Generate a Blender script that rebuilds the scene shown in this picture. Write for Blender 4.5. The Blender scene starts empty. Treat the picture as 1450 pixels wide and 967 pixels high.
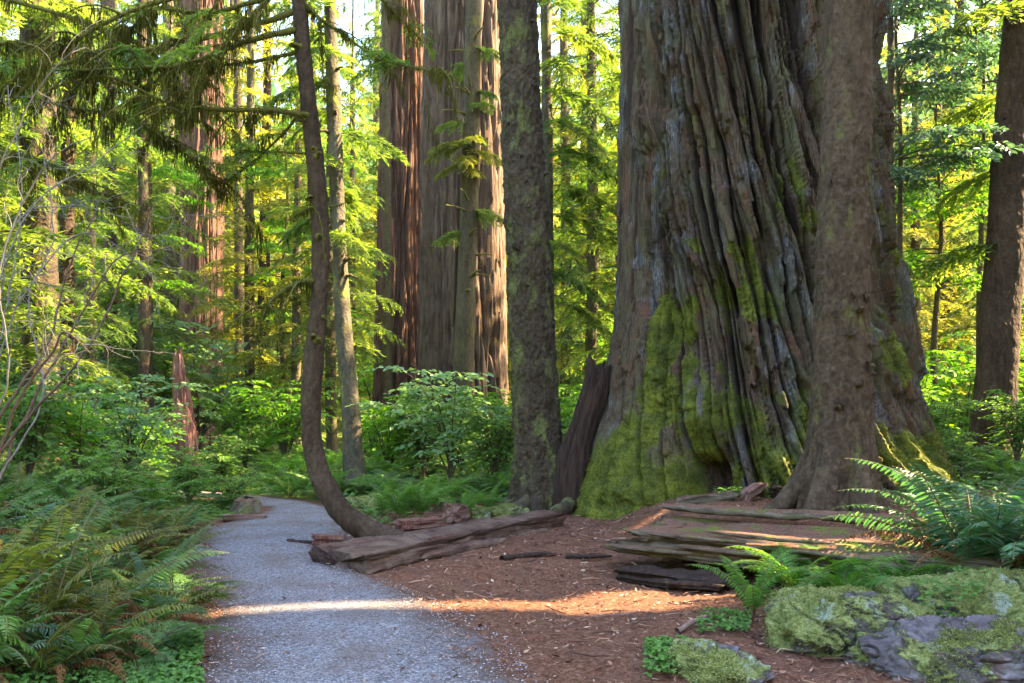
import bpy, math, random
import numpy as np
from mathutils import Vector

random.seed(7)
rs = np.random.RandomState(11)
C = bpy.context.scene.collection
SC = bpy.context.scene

# ------------------------------------------------------------------ camera, sky, sun, exposure
F, CX, HY, EYE = 1200.0, 725.0, 580.0, 1.5          # photo pixels: focal length, centre column, eye-level row
cam_d = bpy.data.cameras.new('camera')
cam_d.sensor_width = 36.0
cam_d.lens = 36.0 * F / 1450.0
cam_d.shift_y = (HY - 483.5) / 1450.0
cam_d.clip_start = 0.05
cam_d.clip_end = 2000
cam = bpy.data.objects.new('camera', cam_d)
cam.location = (0, 0, EYE)
cam.rotation_euler = (math.pi / 2, 0, 0)
C.objects.link(cam)
SC.camera = cam

SUN_AZ = math.atan2(1.0, 0.12)      # clockwise from +Y
SUN_EL = math.radians(42)
w = bpy.data.worlds.new('World')
SC.world = w
w.use_nodes = True
nt = w.node_tree
bg = nt.nodes['Background']
sky = nt.nodes.new('ShaderNodeTexSky')
sky.sky_type = 'NISHITA'
sky.sun_disc = False
sky.sun_elevation = SUN_EL
sky.sun_rotation = SUN_AZ
sky.air_density = 1.0
sky.dust_density = 2.0
sky.ozone_density = 1.0
nt.links.new(sky.outputs[0], bg.inputs[0])
bg.inputs[1].default_value = 0.15
sl = bpy.data.lights.new('sun', 'SUN')
sl.energy = 4.6
sl.angle = math.radians(0.6)
sl.color = (1.0, 0.77, 0.45)
so = bpy.data.objects.new('sun', sl)
to_sun = Vector((math.sin(SUN_AZ) * math.cos(SUN_EL), math.cos(SUN_AZ) * math.cos(SUN_EL), math.sin(SUN_EL)))
so.rotation_euler = to_sun.to_track_quat('Z', 'Y').to_euler()
so.location = (20, 5, 30)
C.objects.link(so)
SC.view_settings.view_transform = 'Standard'
SC.view_settings.look = 'None'
SC.view_settings.gamma = 1
SC.view_settings.use_curve_mapping = False
SC.view_settings.exposure = 3.5
cy = SC.cycles
cy.max_bounces = 5
cy.diffuse_bounces = 3
cy.glossy_bounces = 1
cy.transmission_bounces = 3
cy.transparent_max_bounces = 4
cy.caustics_reflective = False
cy.caustics_refractive = False
cy.use_denoising = True
cy.sample_clamp_indirect = 4

# ------------------------------------------------------------------ helpers
def px(u, d):
    return (u - CX) * d / F
def pz(v, d):
    return EYE - (v - HY) * d / F
def at(u, v, d):
    return np.array([px(u, d), d, pz(v, d)])

_perm = np.random.RandomState(5).permutation(256)
_perm = np.concatenate([_perm, _perm, _perm])
_grad = np.random.RandomState(6).normal(size=(256, 3))
_grad /= np.linalg.norm(_grad, axis=1)[:, None]
def noise(x, y, z):
    x, y, z = np.broadcast_arrays(np.asarray(x, float), np.asarray(y, float), np.asarray(z, float))
    xi, yi, zi = np.floor(x).astype(int), np.floor(y).astype(int), np.floor(z).astype(int)
    xf, yf, zf = x - xi, y - yi, z - zi
    u, v, q = [t * t * t * (t * (t * 6 - 15) + 10) for t in (xf, yf, zf)]
    def g(dx, dy, dz):
        h = _perm[_perm[_perm[(xi + dx) & 255] + ((yi + dy) & 255)] + ((zi + dz) & 255)]
        gr = _grad[h]
        return gr[..., 0] * (xf - dx) + gr[..., 1] * (yf - dy) + gr[..., 2] * (zf - dz)
    a = g(0, 0, 0) * (1 - u) + g(1, 0, 0) * u
    b = g(0, 1, 0) * (1 - u) + g(1, 1, 0) * u
    c = g(0, 0, 1) * (1 - u) + g(1, 0, 1) * u
    e = g(0, 1, 1) * (1 - u) + g(1, 1, 1) * u
    return ((a * (1 - v) + b * v) * (1 - q) + (c * (1 - v) + e * v) * q) * 1.6
def fbm(x, y, z, o=4, lac=2.03, gain=0.5):
    s, a = 0, 1.0
    for i in range(o):
        s = s + a * noise(x + 13.7 * i, y + 7.1 * i, z + 3.3 * i)
        x, y, z, a = np.asarray(x) * lac, np.asarray(y) * lac, np.asarray(z) * lac, a * gain
    return s
def sstep(a, b, x):
    t = np.clip((np.asarray(x, float) - a) / (b - a), 0, 1)
    return t * t * (3 - 2 * t)

def mk_mesh(name, V, Fc, mats=(), mi=None, attrs=None, smooth=True):
    V = np.asarray(V, np.float32)
    Fc = np.asarray(Fc, np.int32)
    me = bpy.data.meshes.new(name)
    me.vertices.add(len(V))
    me.vertices.foreach_set('co', V.ravel())
    k = Fc.shape[1]
    me.loops.add(Fc.size)
    me.loops.foreach_set('vertex_index', Fc.ravel())
    me.polygons.add(len(Fc))
    me.polygons.foreach_set('loop_start', np.arange(0, Fc.size, k, dtype=np.int32))
    for m in mats:
        me.materials.append(m)
    if mi is not None:
        me.polygons.foreach_set('material_index', np.asarray(mi, np.int32))
    me.polygons.foreach_set('use_smooth', np.full(len(Fc), smooth, bool))
    for an, av in (attrs or {}).items():
        a = me.attributes.new(an, 'FLOAT', 'POINT')
        a.data.foreach_set('value', np.asarray(av, np.float32))
    me.update(calc_edges=True)
    return me

class Geo:
    """collects quads with a material number and a per-leaf random value"""
    def __init__(s):
        s.V, s.F, s.M, s.R, s.n = [], [], [], [], 0
    def add(s, V, Fq, m=0, r=None):
        V = np.asarray(V, float).reshape(-1, 3)
        s.V.append(V); s.F.append(np.asarray(Fq) + s.n)
        s.M.append(np.full(len(Fq), m)); s.R.append(np.full(len(V), 0.5) if r is None else r)
        s.n += len(V)
    def diamonds(s, P, D, Nn, L, W, m=0, r=None, mid=0.4):
        n = len(P)
        if n == 0:
            return
        D = D / (np.linalg.norm(D, axis=1)[:, None] + 1e-9)
        S = np.cross(D, Nn); S /= (np.linalg.norm(S, axis=1)[:, None] + 1e-9)
        L = np.broadcast_to(L, n)[:, None]; W = np.broadcast_to(W, n)[:, None]
        V = np.stack([P, P + D * L * mid + S * W / 2, P + D * L, P + D * L * mid - S * W / 2], 1).reshape(-1, 3)
        Fq = np.arange(4 * n).reshape(-1, 4)
        if r is None:
            r = rs.rand(n)
        s.add(V, Fq, m, np.repeat(r, 4))
    def leaves(s, P, D, Nn, L, W, m=0, r=None, fold=0.25):
        n = len(P)
        if n == 0:
            return
        D = D / (np.linalg.norm(D, axis=1)[:, None] + 1e-9)
        S = np.cross(D, Nn); S /= (np.linalg.norm(S, axis=1)[:, None] + 1e-9)
        U = np.cross(S, D)
        L = np.broadcast_to(L, n)[:, None]; W = np.broadcast_to(W, n)[:, None]
        a = P + D * L * .3 + S * W * .48 + U * W * fold
        b = P + D * L * .7 + S * W * .38 + U * W * fold * .8 - U * L * .05
        c = P + D * L - U * L * .15
        e = P + D * L * .7 - S * W * .38 + U * W * fold * .8 - U * L * .05
        f = P + D * L * .3 - S * W * .48 + U * W * fold
        V = np.stack([P, a, b, c, e, f], 1).reshape(-1, 3)
        i = np.arange(n)[:, None] * 6
        Fq = np.concatenate([i + np.array([[0, 1, 2, 3]]), i + np.array([[0, 3, 4, 5]])], 0)
        if r is None:
            r = rs.rand(n)
        s.add(V, Fq, m, np.repeat(r, 6))
    def tube(s, pts, rad, seg=6, m=0, r=0.5):
        V, Fq = tube(pts, rad, seg)
        s.add(V, Fq, m, np.full(len(V), r))
    def mesh(s, name, mats, smooth=True):
        return mk_mesh(name, np.concatenate(s.V), np.concatenate(s.F), mats, np.concatenate(s.M), {'rnd': np.concatenate(s.R)}, smooth)

def frames(P):
    T = np.gradient(P, axis=0)
    T /= np.linalg.norm(T, axis=1)[:, None] + 1e-9
    ref = np.array([0, 1, 0.0]) if abs(T[0][1]) < 0.9 else np.array([1.0, 0, 0])
    A = np.zeros_like(P); B = np.zeros_like(P)
    a = ref - T[0] * ref.dot(T[0]); a /= np.linalg.norm(a)
    for i in range(len(P)):
        a = a - T[i] * a.dot(T[i]); a /= np.linalg.norm(a) + 1e-9
        A[i] = a; B[i] = np.cross(T[i], a)
    return T, A, B
def tube(pts, rad, seg=6):
    P = np.asarray(pts, float)
    rad = np.broadcast_to(rad, len(P))
    T, A, B = frames(P)
    th = np.arange(seg) * 2 * math.pi / seg
    V = P[:, None, :] + rad[:, None, None] * (A[:, None, :] * np.cos(th)[None, :, None] + B[:, None, :] * np.sin(th)[None, :, None])
    n = len(P)
    return V.reshape(-1, 3), gridfaces(n, seg)
def gridfaces(n, seg, wrap=True):
    i = np.arange(n - 1)[:, None] * seg
    j = np.arange(seg if wrap else seg - 1)[None, :]
    k = (j + 1) % seg
    return np.stack([i + j, i + k, i + seg + k, i + seg + j], -1).reshape(-1, 4)
def spline(pts, n):
    """Catmull-Rom through rows of pts"""
    P = np.asarray(pts, float)
    P = np.vstack([2 * P[0] - P[1], P, 2 * P[-1] - P[-2]])
    t = np.linspace(0, len(P) - 3 - 1e-6, n)
    i = t.astype(int); f = (t - i)[:, None]
    a, b, c, d = P[i], P[i + 1], P[i + 2], P[i + 3]
    return 0.5 * (2 * b + (c - a) * f + (2 * a - 5 * b + 4 * c - d) * f ** 2 + (3 * b - a - 3 * c + d) * f ** 3)

def link(name, me, parent=None, loc=(0, 0, 0), rot=(0, 0, 0), sc=(1, 1, 1)):
    o = bpy.data.objects.new(name, me)
    C.objects.link(o)
    o.location = loc; o.rotation_euler = rot; o.scale = sc
    if parent is not None:
        o.parent = parent
    return o
def tag(o, label, cat, group=None, kind=None):
    o['label'] = label; o['category'] = cat
    if group: o['group'] = group
    if kind: o['kind'] = kind
    return o
def thing(name, label, cat, loc=(0, 0, 0), group=None, rot=0.0, sc=1.0):
    o = bpy.data.objects.new(name, None)
    C.objects.link(o)
    o.location = loc; o.rotation_euler = (0, 0, rot); o.scale = (sc, sc, sc)
    o.empty_display_size = 0.2
    return tag(o, label, cat, group)

# ------------------------------------------------------------------ materials
class Mat:
    def __init__(s, name, rough=0.8, spec=0.3):
        s.m = bpy.data.materials.new(name); s.m.use_nodes = True
        s.nt = s.m.node_tree; s.b = s.nt.nodes['Principled BSDF']; s.out = s.nt.nodes['Material Output']
        s.b.inputs['Roughness'].default_value = rough
        s.b.inputs['Specular IOR Level'].default_value = spec
    def node(s, t, **kw):
        n = s.nt.nodes.new(t)
        for k, v in kw.items():
            if k in n.inputs.keys():
                s.set(n.inputs[k], v)
            else:
                setattr(n, k, v)
        return n
    def set(s, inp, v):
        if isinstance(v, bpy.types.NodeSocket):
            s.nt.links.new(v, inp)
        elif isinstance(v, (tuple, list)) and len(v) == 3 and inp.type == 'RGBA':
            inp.default_value = (*v, 1)
        else:
            inp.default_value = v
    def coord(s, scale=(1, 1, 1), kind='Object', rot=(0, 0, 0)):
        tc = s.node('ShaderNodeTexCoord')
        mp = s.node('ShaderNodeMapping')
        s.nt.links.new(tc.outputs[kind], mp.inputs[0])
        mp.inputs['Scale'].default_value = scale
        mp.inputs['Rotation'].default_value = rot
        return mp.outputs[0]
    def noise(s, vec, scale=5, detail=5, rough=0.55, dist=0.0):
        n = s.node('ShaderNodeTexNoise', Vector=vec, Scale=scale, Detail=detail, Roughness=rough, Distortion=dist)
        return n.outputs[0]
    def vor(s, vec, scale=5, feature='F1', out='Distance', rnd=1.0):
        n = s.node('ShaderNodeTexVoronoi', feature=feature)
        s.set(n.inputs['Vector'], vec); n.inputs['Scale'].default_value = scale
        if 'Randomness' in n.inputs.keys():
            n.inputs['Randomness'].default_value = rnd
        return n.outputs[out]
    def ramp(s, fac, *stops):
        n = s.node('ShaderNodeValToRGB', Fac=fac)
        el = n.color_ramp.elements
        while len(el) < len(stops):
            el.new(0.5)
        for e, (p, c) in zip(el, stops):
            e.position = p
            e.color = (c, c, c, 1) if isinstance(c, (int, float)) else (*c, 1)
        return n.outputs[0]
    def mix(s, fac, a, b, mode='MIX'):
        n = s.node('ShaderNodeMix', data_type='RGBA', blend_type=mode)
        s.set(n.inputs[0], fac); s.set(n.inputs[6], a); s.set(n.inputs[7], b)
        return n.outputs[2]
    def math(s, op, a, b=0.0, c=None):
        n = s.node('ShaderNodeMath', operation=op)
        s.set(n.inputs[0], a); s.set(n.inputs[1], b)
        if c is not None: s.set(n.inputs[2], c)
        return n.outputs[0]
    def attr(s, name):
        n = s.node('ShaderNodeAttribute', attribute_name=name)
        return n.outputs['Fac']
    def objrand(s):
        return s.node('ShaderNodeObjectInfo').outputs['Random']
    def sep(s, vec):
        n = s.node('ShaderNodeSeparateXYZ'); s.set(n.inputs[0], vec)
        return n.outputs
    def bump(s, h, strength=0.5, dist=0.02, normal=None):
        n = s.node('ShaderNodeBump', Height=h, Strength=strength, Distance=dist)
        if normal is not None: s.set(n.inputs['Normal'], normal)
        return n.outputs[0]
    def done(s, col, normal=None, rough=None):
        s.set(s.b.inputs['Base Color'], col)
        if normal is not None: s.set(s.b.inputs['Normal'], normal)
        if rough is not None: s.set(s.b.inputs['Roughness'], rough)
        return s.m

def leaf_mat(name, dark, mid, light, trans=0.45, tcol=None, rough=0.55, spec=0.25, vary=0.25):
    m = Mat(name, rough, spec)
    r = m.attr('rnd')
    big = m.noise(m.coord(), 1.1, 2)
    f = m.math('ADD', m.math('MULTIPLY', r, 0.5), m.math('MULTIPLY', big, 0.5))
    f = m.math('ADD', f, m.math('MULTIPLY', m.math('SUBTRACT', m.objrand(), 0.5), vary))
    col = m.ramp(f, (0.22, dark), (0.5, mid), (0.82, light))
    m.done(col)
    tr = m.node('ShaderNodeBsdfTranslucent')
    tc = m.mix(1.0, col, tcol or (1.5, 1.5, 0.7), 'MULTIPLY')
    m.set(tr.inputs['Color'], tc)
    mx = m.node('ShaderNodeMixShader')
    mx.inputs[0].default_value = trans
    m.nt.links.new(m.b.outputs[0], mx.inputs[1]); m.nt.links.new(tr.outputs[0], mx.inputs[2])
    m.nt.links.new(mx.outputs[0], m.out.inputs[0])
    return m.m

M = {}
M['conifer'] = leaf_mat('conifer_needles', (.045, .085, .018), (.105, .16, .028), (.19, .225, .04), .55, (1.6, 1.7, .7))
M['conifer_yellow'] = leaf_mat('sunny_needles', (.1, .125, .018), (.21, .22, .03), (.33, .32, .05), .5, (1.65, 1.6, .6))  # brighter, yellower needles: golden sunlight put into the colour
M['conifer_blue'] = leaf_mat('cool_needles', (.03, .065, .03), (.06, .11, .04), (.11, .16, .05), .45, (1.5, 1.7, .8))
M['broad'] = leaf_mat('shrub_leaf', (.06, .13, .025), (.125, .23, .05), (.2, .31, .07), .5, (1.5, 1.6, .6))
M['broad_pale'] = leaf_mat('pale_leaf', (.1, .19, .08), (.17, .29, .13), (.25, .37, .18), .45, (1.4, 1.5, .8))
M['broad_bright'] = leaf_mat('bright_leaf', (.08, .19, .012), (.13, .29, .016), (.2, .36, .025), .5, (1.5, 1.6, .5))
M['broad_blue'] = leaf_mat('glossy_leaf', (.035, .075, .05), (.07, .13, .08), (.14, .2, .12), .3, (1.3, 1.7, .8), .35, .5)
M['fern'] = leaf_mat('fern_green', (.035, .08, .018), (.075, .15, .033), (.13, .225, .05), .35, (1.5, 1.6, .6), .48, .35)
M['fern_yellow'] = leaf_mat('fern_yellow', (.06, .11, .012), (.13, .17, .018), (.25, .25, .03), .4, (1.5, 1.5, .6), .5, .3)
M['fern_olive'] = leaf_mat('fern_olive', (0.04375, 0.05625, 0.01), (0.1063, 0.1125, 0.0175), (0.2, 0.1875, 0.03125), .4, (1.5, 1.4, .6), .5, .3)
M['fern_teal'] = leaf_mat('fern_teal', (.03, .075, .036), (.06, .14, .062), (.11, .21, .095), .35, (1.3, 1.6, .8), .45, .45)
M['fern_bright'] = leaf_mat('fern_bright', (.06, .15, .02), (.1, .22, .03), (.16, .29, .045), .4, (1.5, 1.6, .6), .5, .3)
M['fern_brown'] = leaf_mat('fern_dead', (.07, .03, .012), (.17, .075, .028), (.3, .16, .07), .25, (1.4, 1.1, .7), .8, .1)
M['fern_rachis'] = Mat('fern_stalk').done((.12, .1, .04))
M['clover'] = leaf_mat('sorrel_leaf', (.04, .1, .02), (.075, .17, .03), (.12, .23, .045), .35, (1.4, 1.6, .6))
M['moss_hang'] = leaf_mat('hanging_moss', (.028, .03, .006), (.068, .066, .011), (.14, .125, .02), .4, (1.6, 1.5, .6), .9, .05)
M['moss_green'] = leaf_mat('cushion_moss', (.045, .055, .008), (.095, .11, .012), (.2, .205, .025), .3, (1.5, 1.5, .6), .9, .05)

def bark(name, c_dark, c_mid, c_light, sc=(6, 6, 1.3), moss=None, moss_amt=0.0, plates=True, b=0.6, moss_h=None, bd=0.03):
    m = Mat(name, 0.88, 0.2)
    v = m.coord(sc)
    n1 = m.noise(v, 3.0, 8, .65, .4)
    v1 = m.vor(m.coord((sc[0] * 4, sc[1] * 4, sc[2] * 7)), 1.0, 'F1', 'Distance')
    fine = m.noise(m.coord((sc[0] * 5, sc[1] * 5, sc[2] * 4)), 3, 5, .7)
    col = m.ramp(n1, (.28, c_dark), (.5, c_mid), (.74, c_light))
    patch = m.noise(m.coord((1.3, 1.3, .7)), 1.7, 4, .6)
    col = m.mix(m.ramp(patch, (.45, 0.0), (.65, .55)), col, c_light)
    col = m.mix(m.ramp(fine, (.3, .6), (.7, 0.0)), col, c_dark)
    if moss:
        mn = m.noise(m.coord((2.2, 2.2, 1.0)), 1.6, 6, .7)
        if moss_h:
            z = m.sep(m.coord())[2]
            hz = m.math('MULTIPLY', m.math('SUBTRACT', moss_h, z), .25)
            mn = m.math('ADD', mn, m.math('MINIMUM', m.math('MAXIMUM', hz, -.15), .3))
        col = m.mix(m.ramp(mn, (.62 - moss_amt, 0.0), (.72 - moss_amt, .85)), col, m.mix(fine, moss, tuple(x * 1.7 for x in moss)))
    h = m.math('ADD', m.math('MULTIPLY', n1, .5), m.math('ADD', m.math('MULTIPLY', v1, .6 if plates else .15), m.math('MULTIPLY', fine, .35)))
    return m.done(col, m.bump(h, b, bd))
M['bark_spruce'] = bark('spruce_bark', (.02, .012, .007), (.078, .049, .029), (.16, .105, .065), (5, 5, 2.2), (.085, .085, .02), .04, True, .8)
M['bark_fir'] = bark('dark_bark', (.02, .013, .008), (.06, .041, .025), (.12, .086, .054), (6, 6, 2.5), (.09, .095, .03), .1, True, .9)
M['bark_pale'] = bark('grey_bark', (.035, .03, .02), (.09, .075, .048), (.175, .148, .1), (5, 5, 2.5), (.14, .14, .03), .06, True, .6)
M['bark_mossy'] = bark('mossy_bark', (.03, .024, .013), (.085, .064, .034), (.15, .115, .062), (5, 5, 2.5), (.09, .085, .016), .06, True, .6)
M['bark_hemlock'] = bark('hemlock_bark', (.022, .014, .008), (.066, .040, .023), (.13, .084, .052), (6, 6, 2), (.07, .07, .015), -.03, True, .8)
M['bark_red'] = bark('redwood_bark', (.035, .016, .01), (.135, .066, .04), (.28, .16, .108), (5, 5, .45), (.1, .1, .02), -.06, False, .8, None, .06)
M['bark_redgrey'] = bark('weathered_redwood_bark', (.03, .018, .012), (.14, .09, .062), (.25, .18, .13), (5, 5, .45), (.1, .11, .02), .0, False, .8, None, .06)
M['twig'] = Mat('twig_bark').done((.09, .07, .045))
M['twig_mossy'] = bark('mossy_twig', (.06, .055, .012), (.12, .11, .02), (.2, .18, .035), (14, 14, 14), None, 0, True, .8, None, .01)
M['twig_grey'] = bark('bare_twig', (.1, .085, .07), (.18, .155, .135), (.3, .265, .24), (9, 9, 9), None, 0, False, .3)
M['twig_red'] = bark('reddish_twig', (.06, .035, .022), (.12, .07, .045), (.2, .13, .09), (9, 9, 9), None, 0, False, .3)

def giant_mat():
    m = Mat('giant_redwood_bark', .85, .25)
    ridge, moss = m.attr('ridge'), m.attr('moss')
    v = m.coord((4, 4, .5))
    n = m.noise(v, 3, 8, .65, .5)
    fib = m.noise(m.coord((26, 26, 1.6)), 2.4, 7, .75)
    blot = m.noise(m.coord((1.2, 1.2, .5)), 1.8, 5, .6)
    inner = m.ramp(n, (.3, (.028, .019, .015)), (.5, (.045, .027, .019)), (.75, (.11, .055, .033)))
    grey = m.ramp(fib, (.34, (.035, .031, .030)), (.5, (.115, .106, .106)), (.66, (.32, .305, .315)))
    brown = m.ramp(fib, (.34, (.026, .016, .010)), (.5, (.092, .058, .036)), (.66, (.21, .14, .09)))
    redn = m.noise(m.coord((3, 3, .35)), 1.6, 6, .65)
    brown = m.mix(m.ramp(redn, (.54, 0.0), (.62, .85)), brown, m.ramp(fib, (.3, (.06, .025, .015)), (.6, (.19, .085, .045))))
    outer = m.mix(m.ramp(blot, (.40, 0.0), (.5, 1.0)), grey, brown)
    olive = m.ramp(n, (.35, (.05, .046, .02)), (.6, (.125, .115, .05)))
    ol = m.noise(m.coord((1.6, 1.6, .8)), 2.0, 6, .7)
    outer = m.mix(m.ramp(ol, (.48, 0.0), (.58, .7)), outer, olive)
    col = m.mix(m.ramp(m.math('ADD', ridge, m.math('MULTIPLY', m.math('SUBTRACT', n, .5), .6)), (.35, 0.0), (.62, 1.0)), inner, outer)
    mf = m.noise(m.coord((1, 1, 1)), 34, 4, .7)
    mb = m.noise(m.coord((1, 1, 1)), 4, 4, .6)
    mcol = m.ramp(m.math('ADD', m.math('MULTIPLY', mf, .5), m.math('MULTIPLY', mb, .5)), (.36, (.03, .036, .007)), (.5, (.09, .105, .011)), (.64, (.215, .22, .022)))
    mm = m.math('ADD', moss, m.math('MULTIPLY', m.math('SUBTRACT', mf, .5), .9))
    mk = m.ramp(mm, (.42, 0.0), (.58, 1.0))
    col = m.mix(mk, col, mcol)
    h = m.mix(mk, m.math('ADD', m.math('MULTIPLY', fib, .7), m.math('MULTIPLY', n, .5)), m.math('MULTIPLY', mf, .9))
    return m.done(col, m.bump(h, 1.0, .04))
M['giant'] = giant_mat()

def ground_mat():
    m = Mat('forest_duff', .9, .15)
    v = m.coord()
    a = m.noise(v, 2.2, 6, .65)
    b = m.noise(v, 40, 5, .75)
    ch = m.vor(m.coord((45, 45, 45)), 1.0, 'F1', 'Color')
    chv = m.sep(ch)[0]
    col = m.ramp(b, (.3, (.03, .013, .008)), (.5, (.105, .043, .022)), (.72, (.21, .095, .05)))
    col = m.mix(m.ramp(chv, (.55, 0.0), (.95, .6)), col, (.21, .11, .07))
    col = m.mix(m.ramp(a, (.5, 0.0), (.66, .5)), col, (.07, .04, .03))
    mo = m.noise(v, 1.3, 6, .7)
    col = m.mix(m.ramp(mo, (.62, 0.0), (.72, .7)), col, (.09, .09, .022))
    g = m.attr('green')
    gn = m.noise(v, 6, 5, .7)
    gm = m.ramp(m.math('ADD', g, m.math('MULTIPLY', m.math('SUBTRACT', gn, .5), .8)), (.4, 0.0), (.6, 1.0))
    gc = m.ramp(gn, (.35, (.04, .055, .012)), (.6, (.1, .14, .02)))
    col = m.mix(gm, col, gc)
    h = m.math('ADD', m.math('MULTIPLY', b, .7), m.math('MULTIPLY', chv, .5))
    return m.done(col, m.bump(h, .8, .02))
M['ground'] = ground_mat()
def gravel_mat():
    m = Mat('path_gravel', .85, .25)
    v = m.coord()
    st = m.node('ShaderNodeTexVoronoi', feature='F1'); m.set(st.inputs['Vector'], v); st.inputs['Scale'].default_value = 75
    c = m.sep(st.outputs['Color'])[0]
    d = st.outputs['Distance']
    a = m.noise(v, 1.6, 5, .6)
    f = m.noise(v, 160, 3, .7)
    col = m.ramp(c, (.0, (.08, .072, .076)), (.5, (.185, .175, .185)), (1.0, (.38, .365, .38)))
    col = m.mix(m.ramp(f, (.4, .5), (.6, 0.0)), col, (.12, .105, .1))
    col = m.mix(m.ramp(a, (.44, 0.0), (.66, .65)), col, (.13, .092, .072))
    soil = m.math('ADD', m.attr('edge'), m.math('MULTIPLY', m.math('SUBTRACT', m.noise(v, 5, 7, .72), .5), .5))
    col = m.mix(m.ramp(soil, (.04, .9), (.24, 0.0)), col, m.ramp(f, (.35, (.04, .02, .012)), (.6, (.15, .08, .05))))
    h = m.math('SUBTRACT', m.math('MULTIPLY', c, .4), d)
    return m.done(col, m.bump(h, 1.0, .014))
M['gravel'] = gravel_mat()
def stone_mat():
    m = Mat('pebble', .85, .25)
    r = m.attr('rnd')
    return m.done(m.ramp(r, (0, (.08, .072, .075)), (.5, (.185, .175, .182)), (1, (.36, .345, .35))))
M['pebble'] = stone_mat()
M['litter'] = Mat('needle_litter', .9, .1)
_l = M['litter']; M['litter'] = _l.done(_l.ramp(_l.attr('rnd'), (0, (.05, .025, .018)), (.45, (.17, .08, .05)), (.8, (.3, .17, .11)), (1, (.45, .34, .25))))

def wood_mat(name, dark, mid, light, moss=None, amt=0.0, axis=0, gloss=.8, litter=0.0):
    m = Mat(name, gloss, .3)
    s = [11, 11, 11]; s[axis] = 1.1
    v = m.coord(tuple(s))
    g = m.noise(v, 2.5, 8, .65, .3)
    f = m.noise(m.coord(tuple(x * 4 for x in s)), 2, 6, .75)
    col = m.ramp(g, (.3, dark), (.47, mid), (.66, light))
    tone = m.noise(m.coord((1.5, 1.5, 1.5)), 2.2, 5, .65)
    col = m.mix(m.ramp(tone, (.46, 0.0), (.6, .7 if light[0] > .2 else .0)), col, m.mix(.5, light, (.28, .22, .15)))
    col = m.mix(m.ramp(f, (.3, .6), (.6, 0.0)), col, dark)
    nz = m.sep(m.node('ShaderNodeNewGeometry').outputs['Normal'])[2]
    if litter:
        ln = m.noise(m.coord(), 2.6, 5, .6)
        lf = m.noise(m.coord(), 60, 4, .7)
        lm = m.math('MULTIPLY', m.ramp(ln, (.5 - litter * .15, 0.0), (.6 - litter * .15, 1.0)), m.ramp(nz, (.55, 0.0), (.85, 1.0)))
        col = m.mix(lm, col, m.ramp(lf, (.3, (.06, .028, .018)), (.5, (.16, .075, .045)), (.7, (.28, .15, .1))))
    if moss:
        mn = m.noise(m.coord(), 2.3, 6, .7)
        mk = m.math('MULTIPLY', m.ramp(mn, (.6 - amt, 0.0), (.68 - amt, 1.0)), m.ramp(nz, (-.1, 0.0), (.45, 1.0)))
        mf = m.noise(m.coord(), 50, 4, .7)
        col = m.mix(mk, col, m.ramp(mf, (.3, tuple(x * .45 for x in moss)), (.5, moss), (.7, tuple(x * 1.6 for x in moss))))
    return m.done(col, m.bump(m.math('ADD', g, m.math('MULTIPLY', f, .9)), 1.0, .03))
M['wet_log'] = wood_mat('damp_red_wood', (.03, .013, .009), (.1, .045, .031), (.21, .11, .08), None, 0, 0, .5)
M['old_log'] = wood_mat('old_grey_wood', (.05, .036, .025), (.15, .115, .078), (.3, .245, .175), (.12, .13, .02), .07, 0, .85, 1.2)
M['dark_stump'] = wood_mat('rotten_wood', (.014, .007, .005), (.042, .02, .013), (.1, .052, .033), (.09, .1, .02), -.02, 2, .7)
M['red_snag'] = wood_mat('red_rotten_wood', (.09, .03, .02), (.22, .085, .06), (.36, .17, .13), (.1, .12, .02), .0, 2, .8)
M['chip'] = wood_mat('split_wood', (.1, .045, .03), (.25, .12, .085), (.45, .29, .24), None, 0, 0, .7)
def rock_mat():
    m = Mat('mossy_rock', .85, .25)
    v = m.coord()
    n = m.noise(v, 7, 10, .7, .6)
    c = m.ramp(n, (.3, (.03, .022, .026)), (.48, (.095, .078, .08)), (.62, (.17, .145, .148)), (.75, (.3, .275, .28)))
    br = m.noise(v, 4.3, 8, .68)
    c = m.mix(m.ramp(br, (.52, 0.0), (.6, .8)), c, m.ramp(n, (.35, (.035, .016, .012)), (.6, (.13, .06, .042))))
    nz = m.sep(m.node('ShaderNodeNewGeometry').outputs['Normal'])[2]
    mk = m.math('ADD', m.math('ADD', m.noise(v, 4.5, 9, .74, .4), m.math('MULTIPLY', nz, .06)), m.math('MULTIPLY', m.attr('moss'), .24))
    mf = m.noise(v, 60, 5, .75)
    mb = m.noise(v, 12, 6, .68)
    mc = m.ramp(m.math('ADD', m.math('MULTIPLY', mf, .5), m.math('MULTIPLY', mb, .5)), (.36, (.06, .07, .018)), (.48, (.17, .19, .05)), (.6, (.33, .35, .12)))
    lich = m.ramp(m.noise(v, 6, 6, .65), (.56, 0.0), (.64, .85))
    mc = m.mix(lich, mc, m.ramp(mf, (.35, (.14, .17, .12)), (.6, (.42, .46, .4))))
    k = m.ramp(mk, (.58, 0.0), (.64, 1.0))
    c = m.mix(k, c, mc)
    h = m.math('ADD', m.math('MULTIPLY', n, .6), m.math('MULTIPLY', k, m.math('ADD', .25, m.math('MULTIPLY', mf, .6))))
    return m.done(c, m.bump(h, 1.0, .035))
M['rock'] = rock_mat()

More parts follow.
